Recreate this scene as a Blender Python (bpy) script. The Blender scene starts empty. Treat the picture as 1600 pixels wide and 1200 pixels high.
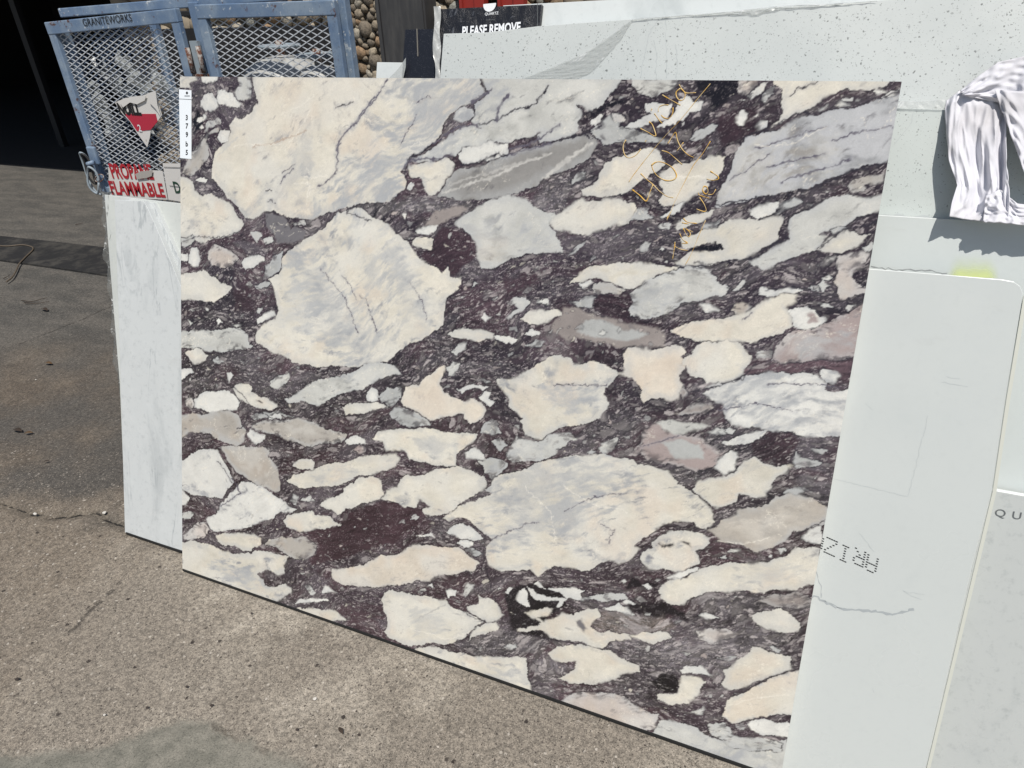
import bpy, bmesh, math, random
import numpy as np
from mathutils import Vector, Matrix
# ---- stone pattern (numpy) ----
CW, CH = 1600.0, 1200.0
FPX = 1060.0
_d2 = np.array([-2780., -504., FPX]); _d2 /= np.linalg.norm(_d2)
_dz = np.array([-50., 1730., FPX]); _dz /= np.linalg.norm(_dz)
_g = _dz-(_dz@_d2)*_d2; _g /= np.linalg.norm(_g)
AX = -_d2; AZ = -_g; AY = np.cross(AZ, AX)          # world axes in camera coords (x right, y down, z forward)
CAMH = 1.5
def _ray(px, py):
    r = np.array([px-800., py-600., FPX]); return np.array([r@AX, r@AY, r@AZ])
_r = _ray(285, 891); _o = _r*(CAMH/-_r[2])
CAM = -_o                                             # camera position; slab's lower left corner is the origin
def hit(px, py, p0, n):
    r = _ray(px, py); p0 = np.asarray(p0, float); n = np.asarray(n, float)
    return CAM + r*(((p0-CAM)@n)/(r@n))
def ground(px, py, z=0.0): return hit(px, py, (0, 0, z), (0, 0, 1))
def wall(px, py, y): return hit(px, py, (0, y, 0), (0, 1, 0))
_up = None
_v1 = np.array([-487., 5817., FPX]); _v1 = -np.array([_v1@AX, _v1@AY, _v1@AZ]); _v1 /= np.linalg.norm(_v1)
SN = np.cross(_v1, (1., 0, 0)); SN /= np.linalg.norm(SN)        # slab normal
if SN[1] > 0: SN = -SN                                        # towards the viewer
SUP = np.cross((1., 0, 0), SN); SUP /= np.linalg.norm(SUP)
if SUP[2] < 0: SUP = -SUP
def slab_uv(px, py, off=0.0):
    p0 = -SN*off; p = hit(px, py, p0, SN); return np.array([p[0], (p-p0)@SUP])
def slab_xyz(u, v, off=0.0): return np.array([u, 0, 0])+SUP*v-SN*off
TLc, TRc, BRc, BLc = [slab_uv(*p) for p in ((281.1, 119.5), (1409, 127.5), (1219, 1218), (285, 891))]
BRc = BRc+np.array((0, .0055)); BLc = BLc+np.array((0, .0055))
# vectorised px->uv on the slab plane
def uv_many(P):
    P = np.asarray(P, float)
    R = np.stack([P[:, 0]-800, P[:, 1]-600, np.full(len(P), FPX)], 1) @ np.stack([AX, AY, AZ], 1)
    t = (-(CAM@SN))/(R@SN); Q = CAM+R*t[:, None]
    return np.stack([Q[:, 0], Q@SUP], 1)

_rng = np.random.RandomState(5)
_perm = _rng.rand(8, 256, 256)
def vnoise(x, y, k=0):
    xi = np.floor(x).astype(int); yi = np.floor(y).astype(int); fx = x-xi; fy = y-yi
    fx = fx*fx*(3-2*fx); fy = fy*fy*(3-2*fy); T = _perm[k % 8]; o = 37*k
    a = T[(xi+o) & 255, (yi+o) & 255]; b = T[(xi+1+o) & 255, (yi+o) & 255]
    c = T[(xi+o) & 255, (yi+1+o) & 255]; d = T[(xi+1+o) & 255, (yi+1+o) & 255]
    return (a*(1-fx)+b*fx)*(1-fy)+(c*(1-fx)+d*fx)*fy
def fbm(x, y, k=0, o=4, g=.5):
    s = 0; a = 1; t = 0
    for i in range(o):
        s = s+a*vnoise(x*2**i+13.7*i, y*2**i-7.3*i, k+i); t += a; a *= g
    return s/t
def worley(x, y, k=0):
    xi = np.floor(x).astype(int); yi = np.floor(y).astype(int)
    f1 = np.full(x.shape, 9.); f2 = f1.copy(); idv = np.zeros(x.shape)
    A = _perm[k % 8]; B = _perm[(k+3) % 8]; Cc = _perm[(k+5) % 8]
    for i in (-1, 0, 1):
        for j in (-1, 0, 1):
            cx = (xi+i) & 255; cy = (yi+j) & 255
            d = np.hypot(xi+i+A[cx, cy]-x, yi+j+B[cx, cy]-y)
            n = d < f1; f2 = np.where(n, f1, np.minimum(f2, d)); idv = np.where(n, Cc[cx, cy], idv); f1 = np.where(n, d, f1)
    return f1, f2, idv
def sst(a, b, x):
    t = np.clip((x-a)/(b-a), 0, 1); return t*t*(3-2*t)
def lin(c):
    c = np.asarray(c, float)/255; return np.where(c < .04045, c/12.92, ((c+.055)/1.055)**2.4)

COL = dict(C=(206, 201, 187), W=(212, 211, 204), G=(168, 169, 166), D=(140, 138, 134), B=(170, 165, 157), K=(160, 147, 143),
           Y=(206, 197, 182), L=(188, 188, 182), J=(176, 177, 178), Q=(146, 138, 133), P=(80, 63, 68), M=(112, 109, 111), X=(42, 38, 42),
           R=(118, 98, 102), U=(124, 117, 110), V=(190, 182, 175))
# soft tints of the matrix: code, softness(mm), tile origin, points at 16/3 px per px
SOFT = """
M 60 840 110 0,960 450,780 360,980 170,1190 -60,1200
P 10 560 320 500,440 640,300 700,170 800,200 950,270 980,340 970,440 880,500 830,590 770,590 700,550 640,510
P 14 840 320 470,800 520,755 640,750 780,740 800,810 750,880 760,950 850,960 1050,1000 1000,1030 700,990 560,930 470,860
R 16 1060 530 560,260 800,210 1050,180 1440,180 1400,330 1200,240 1000,280 700,290 550,300
P 12 1060 530 600,870 740,770 940,780 1000,860 960,960 900,1040 720,1020 640,980
P 10 280 740 1060,480 1200,450 1380,420 1400,350 1500,290 1690,230 1800,250 2020,300 2000,420 1790,560 1490,660 1400,700 1100,760 1090,720 1160,600 1120,530
P 30 1060 110 400,300 620,300 700,500 400,640 250,500
P 30 280 320 450,700 600,700 600,900 480,900
P 40 560 320 1200,600 1500,560 1400,700 1250,740
P 30 840 530 380,60 700,100 600,190 400,170
M 80 780 900 500,480 1000,500 1700,480 2450,330 2450,800 1900,860 1400,800 900,640 500,560
M 60 1030 740 300,1010 750,980 1100,960 1200,1190 350,1190
M 30 560 900 800,560 950,490 1200,460 1600,520 1500,640 1300,660 1000,650
M 50 800 900 130,770 180,690 290,650 420,720 520,740 480,790 380,850 180,850
M 30 560 110 640,1060 0,1100 -100,1170 400,1190 900,1190 900,1100
X 10 560 900 1210,150 1300,80 1450,60 1700,120 1740,240 1560,320 1600,470 1700,540 1400,500 1290,450 1240,340
X 12 800 900 960,270 1000,230 1130,230 1250,230 1450,310 1500,370 1300,350 1130,330 1010,320
X 8 800 900 930,90 1000,20 1060,50 1070,90 1000,100
X 8 800 900 1080,60 1230,60 1200,100 1160,80
X 8 1000 950 100,600 180,540 300,560 320,600 300,715 200,700 130,640
X 24 1060 110 80,40 500,50 520,180 300,330 140,140
X 10 840 110 430,340 620,250 770,250 700,290 560,310 470,380
X 8 280 110 110,440 150,330 200,440 180,500 120,520
X 10 840 320 1200,390 1350,340 1450,310 1550,300 1620,310 1600,350 1480,370 1300,380
U 24 800 900 670,430 740,310 900,310 1050,340 1250,340 1400,440 1300,470 1050,470 900,495 800,470
"""
# clasts: code, grey amount*10, tile origin, points
CLAST = """
C 5 0 0 t2 395,118 398,140 400,146 402,160 392,176 380,184 365,183 358,196 360,206 352,221 341,230 331,250 330,265 333,278 343,292 350,300 358,312 372,322 381,339 400,339 415,331 430,327 445,337 460,341 482,342 497,337 524,329 552,320 560,322 607,312 631,297 637,284 627,269 631,260 640,247 657,236 676,224 689,207 702,179 719,164 738,160 759,147 751,132 749,122 749,114 395,112
L 5 0 0 t 752,114 752,122 757,135 765,147 755,155 742,163 743,180 735,190 745,196 752,200 735,198 720,202 700,215 680,228 660,240 645,250 655,254 680,247 690,246 712,244 720,236 765,222 792,224 822,217 849,204 840,211 844,221 887,213 906,202 907,185 904,166 920,172 934,166 945,155 956,144 975,124 975,116
W 1 280 110 z 330,170 370,150 440,200 520,280 500,300 430,300 390,270 340,270 320,220
W 4 280 110 z 170,250 200,200 280,190 320,230 330,290 300,340 220,345 170,300
W 2 280 110 z 190,25 335,25 320,90 230,130 200,100
C 5 280 110 z -20,25 140,40 150,90 80,110 90,150 -20,160
L 4 280 110 z 480,30 590,30 610,130 600,220 500,245 460,200 500,130
W 1 280 110 z 320,520 370,480 420,510 400,590 350,600 315,560
B 3 280 110 z 340,470 300,480 200,570 130,650 60,760 20,850 100,870 160,830 240,700 240,620 220,600 250,530 330,500
G 3 280 110 z 220,470 230,440 350,390 355,425 290,470 220,515
W 0 280 110 z 150,390 185,380 200,420 170,445 140,430
W 0 280 110 z 200,375 225,380 230,410 200,430
W 0 280 110 z 165,480 190,465 200,490 180,505
C 3 0 0 t 270,275 283,275 291,277 301,284 304,297 314,305 331,304 344,312 358,318 364,322 370,337 380,348 374,361 355,367 332,372 319,379 308,378 301,371 270,370
W 2 280 110 z 130,900 180,890 240,900 230,930 170,925
W 8 560 110 z 800,340 880,290 950,320 970,380 920,420 850,430 790,400
W 1 560 110 z 845,700 870,665 970,640 1050,600 1110,580 1160,610 1240,615 1250,700 1130,740 1000,755 900,770 850,740
C 1 560 110 z 420,800 560,760 740,740 800,790 780,850 720,900 690,1000 600,1050 560,1010 530,900 440,890 420,840
W 1 560 110 z 400,980 440,930 470,960 430,1000
D 5 0 0 t 680,309 691,296 699,279 714,266 747,260 794,245 832,230 860,221 887,215 922,206 932,221 930,234 919,251 887,264 859,275 840,290 822,296 794,307 766,312 729,312 702,309
L 6 0 0 t 710,350 719,337 747,322 764,314 794,305 822,312 840,325 860,330 872,335 857,350 868,362 876,380 880,393 860,394 828,395 794,406 770,417 753,419 746,402 744,382 738,369 725,359
G 3 840 110 z 450,490 520,430 620,360 700,370 740,410 690,460 760,480 850,500 960,540 1100,580 1080,600 900,600 720,600 620,620 540,640 510,590 470,540
V 2 840 110 z 610,370 700,375 740,410 690,450 650,430
W 2 840 110 z 450,410 530,360 540,380 480,440 445,440
L 3 840 110 z 780,50 1180,50 1100,160 960,220 860,200 790,130
W 3 840 110 z 880,330 900,280 960,260 1010,270 1080,290 1130,280 1110,370 1060,410 1000,420 930,440 800,480 700,480 850,420 960,350 900,360
W 1 840 110 z 1130,390 1160,310 1190,240 1260,210 1310,230 1320,260 1390,265 1360,350 1280,360 1220,410 1130,450 1000,490 980,485 1050,430
G 3 840 110 z 1280,570 1300,520 1400,480 1480,465 1440,520 1330,580
C 2 840 110 z 360,980 480,910 520,850 560,780 620,740 760,700 950,645 1030,680 1065,760 1000,840 880,930 780,980 690,1030 560,1060 450,1040 380,1030
C 2 840 110 z 1010,860 1090,790 1160,770 1300,760 1420,715 1550,715 1510,850 1480,900 1400,930 1440,960 1350,1020 1230,1110 1150,1130 1040,1125 1010,1090 1060,1020 1000,950 1020,900
C 3 0 0 t 862,341 874,333 881,325 898,312 908,306 919,312 930,314 953,311 975,309 990,318 993,333 988,341 982,348 964,348 937,361 919,370 896,365 885,361 868,357 860,345
G 4 840 320 z 830,30 940,20 900,80 950,110 870,140 760,130
G 4 840 110 z 290,890 330,850 400,840 380,890 290,920
J 9 1120 110 z 250,560 500,480 700,400 950,345 1150,310 1350,230 1530,180 1600,170 1600,740 1430,750 1300,765 1150,830 950,900 800,960 600,1010 400,1050 200,1090 0,1140 30,1000 60,900 130,770 170,660
C 2 1120 110 z 530,260 540,180 560,140 470,110 470,50 1440,50 1440,90 1400,130 1270,150 1100,140 1000,170 880,220 800,290 720,350 640,370 560,420 430,470 520,400 530,330 525,260
V 2 1120 110 z 200,60 380,60 320,140 280,190 230,195 180,160
L 2 1120 110 z 370,240 420,150 480,130 450,200 400,260
L 2 1120 110 z 280,200 390,100 430,90 400,150 310,220
W 0 1120 110 z 165,440 170,380 200,335 235,380 220,460 185,470
W 0 1120 110 z 325,460 345,430 400,435 395,480 350,490
W 0 1120 110 z 290,375 325,365 320,395
W 1 1120 110 z 1310,160 1340,145 1420,165 1350,195
L 1 1120 110 z 1000,300 1040,270 1100,285 1030,310
L 1 1120 110 z 840,320 920,290 900,320 850,335
L 1 1120 110 z 1060,235 1130,220 1130,245 1080,260
W 1 1120 110 z 1390,210 1440,170 1520,150 1500,180 1400,215
L 4 0 0 t 1231,352 1242,340 1259,331 1278,320 1300,308 1322,304 1345,309 1390,303 1390,331 1374,331 1340,337 1321,356 1297,360 1280,365 1295,371 1282,382 1274,391 1256,397 1235,404 1212,416 1194,421 1182,414 1173,409 1194,397 1216,384 1231,371
B 5 1120 110 z 1080,960 1150,900 1380,860 1390,930 1250,960 1230,1010 1130,1020
W 2 0 0 t 1171,331 1182,322 1223,316 1217,326 1205,335 1188,342 1175,340
G 3 1120 110 z 560,1110 640,1060 710,1100 600,1150 500,1190
C 4 0 0 t 1061,369 1080,368 1103,360 1130,350 1140,345 1160,344 1188,344 1212,337 1224,339 1220,350 1215,358 1212,366 1215,374 1205,382 1190,391 1169,404 1137,407 1108,411 1080,415 1067,417 1060,410 1068,400 1075,395 1100,391 1118,389 1130,388 1128,380 1110,377 1095,383 1070,388 1068,380
C 1 1100 320 z 930,380 1050,290 1200,220 1370,225 1280,310 1150,400 1000,385
G 2 1100 320 z 1060,210 1120,190 1190,200 1100,240
B 2 1100 320 z 960,500 1000,460 1110,430 1080,480 1010,510
V 3 1100 320 z 1130,430 1220,390 1320,380 1390,420 1340,490 1250,550 1230,620 1280,680 1360,700 1360,745 1110,765 1110,720 1090,640 1130,570 1110,500
L 3 1100 320 z 1310,350 1380,320 1420,350 1380,390 1340,370
W 2 1100 320 z 460,740 470,700 520,705 560,725 680,705 760,700 820,715 780,740 650,760 540,790 480,770
B 3 1100 320 z 210,870 260,820 330,810 390,850 330,900 250,920
C 2 1100 320 z -285,1035 -180,1000 -30,965 100,945 250,925 330,905 400,860 520,810 650,770 780,760 770,830 680,860 720,900 740,960 750,1020 650,1080 500,1110 420,1140 200,1145 0,1145 -150,1110 -240,1070
W 2 1100 320 z 700,890 850,860 900,870 960,930 1020,960 960,1030 860,1040 780,1040 740,980
K 2 1100 320 s 850,920 890,890 940,930 950,980 880,980
K 5 0 0 t 1203,563 1212,545 1222,533 1231,522 1248,517 1278,513 1302,500 1325,487 1346,476 1360,480 1350,562 1331,562 1285,560 1257,564 1229,566
L 1 1100 320 z 1170,850 1190,800 1250,820 1200,870
L 1 1100 320 z 930,815 1030,810 1060,840 980,840
L 1 1100 320 z 250,710 300,640 360,600 370,640 300,710
L 1 1100 320 z 1000,620 1040,590 1080,600 1040,630
L 1 1100 320 z 860,680 950,655 960,690 900,705
L 3 1100 320 z 960,655 1000,640 1040,670 980,720
W 0 280 320 z 70,410 100,350 150,360 175,440 160,500 120,510 75,470
W 0 280 320 z 10,400 65,400 70,460 10,470
L 2 280 320 z 20,280 110,250 130,300 60,340 20,340
V 1 280 320 z 240,400 290,340 350,350 430,380 490,450 440,510 370,530 290,510 240,470
W 0 280 320 z 515,500 540,450 600,410 660,420 700,430 715,460 640,510 620,530 550,550
C 5 0 0 t 460,386 486,369 505,354 522,339 552,324 561,327 582,337 605,348 622,363 639,380 654,404 676,416 691,425 699,416 706,425 704,432 721,433 723,442 710,453 697,466 695,489 693,507 672,521 654,532 640,535 624,549 603,564 560,573 542,574 505,574 467,569 448,561 426,552 411,541 400,533 400,526 404,515 411,507 430,498 434,485 432,462 426,447 419,438 436,427 443,404
C 2 280 320 z -20,580 200,545 250,590 320,620 340,650 450,680 400,740 300,800 220,820 180,800 100,790 -20,780
W 0 280 320 z 640,960 700,900 780,895 800,920 720,960 660,990
G 3 280 320 z 730,520 800,430 870,400 860,470 830,550 760,610 700,640
G 3 280 320 z 640,690 720,640 760,660 740,700 650,705
L 5 0 0 t 270,518 300,516 336,514 374,513 387,526 388,538 395,542 374,547 336,549 312,545 270,541
W 0 280 320 z 305,970 330,950 365,975 330,990
L 0 280 320 z 435,1000 510,1000 470,1020
L 0 280 320 z 80,965 115,980 95,1005
L 0 280 320 z 650,850 690,850 670,900 640,900
L 2 280 320 z 600,240 680,220 700,260 650,310 620,280
L 1 280 320 z 700,290 780,270 800,310 720,330
M 1 280 320 s 720,80 780,60 880,110 920,200 960,190 1050,230 1040,290 960,320 830,330 800,250 740,180
L 1 280 320 z 940,170 1050,130 1050,155 970,185
W 2 560 320 z 470,210 540,180 660,165 650,220 580,250 500,240
C 1 560 320 z 445,330 490,270 560,270 630,300 600,370 530,370
Q 4 560 320 s 560,160 640,50 850,0 900,20 820,90 640,170
W 0 560 320 z 360,80 400,70 390,130
L 0 560 320 z 1100,790 1150,780 1130,810
L 0 560 320 z 945,690 980,650 1010,670
L 2 560 320 z 1250,820 1290,770 1380,780 1430,820 1400,860 1260,950 1240,940 1330,860
C 1 0 0 t 811,500 821,489 841,481 853,482 874,481 879,491 859,500 840,506 826,507
W 1 560 320 z 1480,810 1540,775 1590,790 1580,830
W 1 560 320 z 1020,930 1050,880 1080,920 1120,930 1060,965
C 1 560 320 z 750,1080 820,1050 1000,1040 1080,1060 1140,1080 1130,1130 900,1130 780,1110
W 1 560 320 z 1140,1100 1250,1090 1320,1110 1290,1150 1150,1130
W 2 560 320 z 1380,1070 1420,1030 1520,1070 1450,1100
G 2 560 320 z 1400,1180 1480,1120 1550,1130 1500,1190
C 1 840 320 z 270,640 340,560 420,520 560,510 650,490 850,480 960,490 1080,510 1200,510 1150,550 1000,590 900,640 820,690 730,700 680,660 560,650 480,630 400,620 310,640
L 6 840 320 z 750,890 800,810 770,740 860,670 1000,590 1100,560 1250,510 1400,510 1460,510 1450,550 1500,590 1510,640 1600,680 1540,740 1400,780 1200,820 1150,880 1000,940 760,940
W 0 840 320 z 340,640 450,635 460,660 400,690
L 1 840 320 z 990,180 1050,135 1110,140 1090,190 1010,195
C 3 840 320 z 1140,170 1170,140 1300,90 1480,35 1450,90 1350,160 1250,190 1160,185
G 1 840 320 z 1370,210 1400,170 1520,130 1500,180 1440,200
G 1 840 320 z 860,350 900,330 950,340 920,370 870,385
L 1 840 320 z 1020,390 1050,360 1070,380
G 1 840 320 z 250,400 320,350 410,315 390,350 310,400
G 1 840 320 z 630,280 700,235 690,255 640,285
G 1 840 320 z 440,470 480,425 500,440 460,475
W 2 840 320 z 1030,100 1120,50 1160,10 1240,-20 1180,70 1100,90
Q 4 840 320 s 110,1000 210,920 230,850 350,840 420,900 560,940 700,990 1000,1020 1080,1090 1060,1180 700,1190 500,1150 350,1110 250,1110 130,1060
G 5 840 320 s 340,1060 400,960 500,950 700,1030 900,1060 930,1080 850,1130 600,1120 450,1100
W 2 840 320 z 1370,830 1450,825 1530,870 1400,905
B 6 840 320 z 440,700 470,670 600,660 740,710 700,740 600,750 450,745
G 3 840 320 z 270,795 380,770 480,780 450,850 340,840
W 1 840 320 z 10,800 60,780 90,820 20,820
C 0 280 530 z 45,110 130,70 180,80 240,130 200,180 130,210 90,180
G 2 280 530 z 270,180 320,140 370,180 320,200
W 1 280 530 z 0,260 100,240 120,265 40,320 0,330
W 1 280 530 z 390,280 430,270 455,300 410,350
C 2 280 530 z 450,400 500,370 560,365 600,380 600,430 660,470 720,480 800,540 830,570 760,590 680,570 560,540 500,500 470,450
X 0 280 530 s 640,505 665,500 690,520 680,530
W 1 280 530 z 130,500 200,450 280,430 400,420 470,470 500,520 480,590 380,600 270,620 200,590 130,560
L 5 280 530 z 750,350 790,310 920,270 930,310 890,360 830,410 790,410 760,390
L 6 0 0 t 445,622 467,612 496,594 514,592 542,586 560,577 579,568 601,567 624,577 627,584 607,588 579,599 560,609 552,612 524,620 505,631 496,635 467,627 449,629
V 3 280 530 z 50,520 90,465 125,520 120,600 60,570
B 6 280 530 z -20,640 200,620 420,600 500,640 520,720 560,770 540,860 470,890 340,840 250,780 200,770 100,770 40,820 -20,820
G 2 280 530 z 600,650 650,610 780,610 870,620 960,640 700,660 640,670
W 1 280 530 z 750,640 850,630 860,665 740,665
B 3 280 530 z 600,740 620,700 700,680 850,680 980,655 1120,690 1230,750 1400,790 1390,830 1290,870 1180,870 1080,900 1000,870 900,850 800,800 650,780
W 3 280 530 z 565,800 590,760 650,790 720,810 700,850 640,880 600,850
W 0 280 530 z 1370,840 1460,800 1550,830 1560,880 1430,880
C 0 280 530 z 940,1050 1000,1000 1100,990 1135,1030 1120,1080 1010,1085
K 2 280 530 z 1450,920 1500,890 1550,910 1540,950 1480,960
B 2 0 0 t 346,699 392,697 422,702 419,712 434,732 438,755 436,765 426,768 415,764 392,753 374,741 360,724
W 7 0 0 t 270,719 286,719 302,704 318,700 340,702 347,714 355,729 364,749 364,752 355,766 347,777 331,776 318,777 304,774 291,766 270,762
C 4 0 0 t 449,753 460,742 496,731 524,725 552,719 580,711 616,709 625,717 622,729 597,736 560,743 545,750 530,757 505,761 482,764 458,757
W 0 560 530 z 70,430 100,400 150,440 165,510 120,530 80,510
C 1 560 530 z -140,560 0,530 170,535 250,560 150,600 0,620 -110,620
G 6 560 530 z 160,480 230,400 350,400 370,470 280,560 200,530
Y 1 560 530 z 400,390 500,360 600,290 660,240 740,230 710,310 690,390 720,440 800,480 870,510 960,500 1030,530 1065,590 1020,670 930,700 880,660 870,620 780,640 620,670 570,650 500,610 380,570 355,520 390,460
G 5 560 530 z 250,620 300,570 350,580 500,620 570,660 600,710 500,720 350,725 330,690 270,660
C 2 560 530 z 115,830 170,780 350,750 500,740 600,740 700,770 850,775 1000,790 970,840 880,920 810,960 815,1070 730,1060 620,1040 430,1000 380,930 230,930 210,860
W 0 560 530 z 890,960 970,900 1060,950 1060,990 980,1010 900,1000
W 2 560 530 z 820,410 960,370 1080,400 1040,430 980,400 870,440
G 2 560 530 z 980,340 1040,330 1100,360 1060,370
W 2 560 530 z 1010,490 1060,430 1110,450 1080,490 1130,530 1090,560 1040,520
L 3 560 530 z 740,240 800,200 860,220 820,300 760,310
G 2 560 530 z 1010,780 1050,700 1110,670 1150,700 1190,790 1090,800
G 4 560 530 z 1110,850 1180,830 1240,880 1180,930 1130,900
L 4 560 530 z 1000,1010 1100,980 1190,1000 1240,1040 1190,1130 1120,1170 1060,1110 1040,1050
L 4 560 530 z 780,110 830,50 910,40 900,90 820,140
C 6 0 0 t 777,594 800,592 822,581 841,569 860,558 877,556 892,562 896,569 906,567 930,565 945,569 960,579 967,588 945,607 941,616 951,631 947,642 934,654 915,661 877,665 859,676 844,687 837,686 822,680 817,672 811,659 815,654 802,642 792,633 794,624 781,605
L 5 0 0 t 791,708 806,682 822,688 841,690 860,678 887,676 902,684 877,701 855,714 840,721 815,720 800,722 788,712
Y 2 840 530 z 670,300 710,290 715,180 710,120 750,80 870,75 1000,80 1130,50 1200,60 1240,110 1180,160 1230,190 1220,260 1180,300 1190,370 1230,400 1180,500 1100,520 1030,500 960,490 890,535 860,490 880,430 840,390 780,340
C 1 1060 530 z 30,160 110,130 160,50 250,25 400,20 510,30 570,80 610,150 590,220 540,260 530,310 420,350 370,375 300,370 230,370 180,320 90,280 60,230 20,220
W 1 1060 530 z 230,400 320,368 360,385 290,410
Q 1 840 530 z 1190,470 1220,400 1250,450 1220,510
Q 4 840 530 z 1140,620 1250,570 1440,530 1450,570 1390,630 1250,620
K 4 840 530 z 740,970 860,870 880,800 950,720 1050,730 1200,790 1350,830 1450,900 1560,940 1500,1030 1400,1080 1300,1110 1200,1060 1050,1040 930,1010 870,950
G 5 840 530 s 1050,880 1200,830 1350,900 1380,1000 1150,1000
L 6 840 530 s 1000,720 1100,680 1200,690 1430,720 1300,760 1150,790 1050,760
L 2 840 530 z 510,900 560,850 670,810 650,870 620,930 560,950
G 2 840 530 z 400,930 440,900 470,930 430,950
C 5 0 0 t 840,723 859,717 906,712 945,708 960,715 990,717 999,725 1027,731 1042,736 1057,751 1061,759 1080,768 1102,785 1112,798 1114,815 1102,826 1089,822 1084,815 1061,811 1037,819 1018,834 1001,845 990,852 999,858 981,877 969,882 952,877 934,881 919,890 904,892 868,886 851,896 841,901 828,888 785,892 764,884 759,871 760,854 770,845 759,837 747,826 732,811 725,811 702,813 691,807 716,792 747,779 768,774 768,768 759,764 776,747 804,737
W 6 1060 530 z 210,450 300,400 500,340 600,300 740,290 850,280 960,290 1050,285 1150,310 1180,350 1230,380 1210,420 1290,440 1450,400 1450,800 1330,800 1230,810 1120,800 1000,815 950,770 850,765 750,765 620,730 560,750 480,740 440,690 390,650 360,600 360,540 300,520 250,470
W 6 1060 530 z 1165,300 1200,250 1290,260 1340,300 1280,360 1200,340
W 2 1060 530 z 360,860 500,820 640,780 740,770 720,810 560,880 400,900
L 2 1060 530 z 240,770 330,730 420,740 380,780 270,790
L 2 1060 530 z 390,760 430,740 490,770 460,800
W 0 1060 530 z 300,1060 360,990 430,950 500,960 510,1000 480,1090 380,1130 340,1090
C 2 0 0 t 1083,766 1092,751 1107,746 1135,744 1154,733 1165,723 1180,716 1195,725 1219,729 1242,729 1229,738 1214,744 1205,754 1197,766 1195,774 1180,777 1150,776 1148,786 1135,791 1120,796 1111,789 1101,781
G 3 1060 530 z 1100,920 1160,910 1260,930 1180,960
G 2 1060 530 z 990,950 1020,990 1200,1030 1100,1070 1000,1090 980,1040
L 1 1060 530 z 640,120 700,80 770,90 760,150 660,150
B 5 1030 740 z 415,470 500,390 640,360 670,310 800,280 900,250 960,190 1100,170 1250,210 1400,270 1400,420 1200,480 1100,490 1040,570 950,610 820,650 700,600 500,550
G 3 1030 740 z 1030,160 1080,130 1200,120 1220,150 1150,185
W 3 1030 740 z 1190,540 1250,480 1350,440 1370,590 1220,570
C 7 840 740 z 860,720 880,660 960,620 940,580 1000,540 1100,480 1200,470 1350,490 1430,530 1420,570 1370,630 1320,640 1340,680 1350,750 1280,790 1150,820 1040,790 920,790
X 0 840 740 s 1010,575 1130,580 1140,600 1040,600
X 0 840 740 s 1200,550 1270,570 1280,610 1220,570
C 3 1030 740 z 5,980 60,910 200,880 330,820 430,765 600,750 800,740 930,720 1060,680 1130,620 1360,615 1340,910 1260,910 1140,960 1050,960 960,960 800,990 700,970 550,1000 400,990 260,1040 200,1090 100,1100 30,1060
W 2 1030 740 z 70,880 150,830 250,800 340,790 330,820 200,870 100,890
L 1 1030 740 z 560,640 620,620 660,640 590,655
L 1 1030 740 z 500,690 560,680 580,710
W 1 1030 740 z 890,700 930,680 920,705
L 1 1030 740 z 960,640 1020,630 1050,650 990,665
Q 4 1030 740 z 800,1050 850,1010 1050,1000 1150,970 1230,1020 1270,1110 1150,1130 950,1120
W 2 280 740 z -10,130 30,130 90,200 60,260 -10,260
W 4 280 740 z 230,380 340,310 350,240 430,160 500,80 600,75 680,110 780,170 850,210 920,280 970,290 950,320 870,320 850,310 780,380 700,400 620,430 560,450 480,460 300,490 260,470
V 1 280 740 z 45,510 100,460 150,410 220,400 260,470 200,540 180,530 100,560 45,540
L 2 280 740 z 0,330 90,315 135,340 100,380 0,370
C 1 280 740 z 305,530 380,500 480,495 620,500 680,540 680,590 600,640 520,640 470,600 380,600 320,570
C 2 280 740 z 870,390 900,350 1000,320 1100,310 1130,345 1270,360 1300,400 1350,430 1150,460 1010,490 900,450
C 2 0 0 t 500,789 513,779 533,772 539,761 561,747 580,742 594,751 600,768 596,779 579,783 560,791 542,798 528,805 520,798 505,792
C 6 280 740 z -20,570 120,560 200,580 300,620 450,660 600,655 700,630 820,670 910,690 870,760 880,830 820,850 740,790 640,830 700,880 720,930 790,960 880,920 940,950 930,1000 840,1050 800,1075 700,1200 -20,1000
B 4 280 740 z 700,590 760,540 900,540 1050,530 1090,560 1140,600 1110,680 1060,720 950,710 900,680 800,600
W 1 280 740 z 1000,1050 1100,1040 1220,1040 1260,1055 1100,1070 950,1090
L 2 280 740 z 1040,950 1080,920 1110,960 1140,990 1100,1010
W 1 280 740 z 1190,990 1210,930 1260,960 1310,990
L 2 280 740 z 920,230 950,170 985,190 960,260
L 2 280 740 z 1000,210 1080,185 1140,230 1060,240
C 1 280 740 z 980,1120 1150,1120 1290,1130 1400,1230 1150,1230
Y 1 560 740 z -230,800 0,770 100,740 180,680 300,680 430,610 600,600 700,620 820,620 900,670 980,720 1000,760 950,820 800,840 640,850 590,890 500,890 400,920 200,940 0,940 -150,910 -220,870
W 2 560 740 z 730,490 760,450 850,430 950,450 1040,540 950,560 850,550
W 1 560 740 z 810,590 850,560 960,570 960,600 900,620
W 1 560 740 z 490,530 600,505 630,540
G 4 560 740 z 880,630 960,620 1030,660 990,690
C 4 0 0 t 597,779 605,766 622,762 626,751 635,742 650,744 659,740 680,733 700,731 719,729 738,733 747,740 757,744 761,753 757,762 734,776 719,787 710,796 691,802 672,806 659,800 661,794 671,791 656,779 650,794 642,791 631,792 622,787 609,785
C 3 560 900 z 190,200 210,140 280,115 400,140 500,160 620,190 740,210 800,270 900,310 1040,380 1000,410 920,480 840,520 800,560 700,570 560,560 480,580 350,560 260,520 220,460 240,400 230,330 200,270
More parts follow.
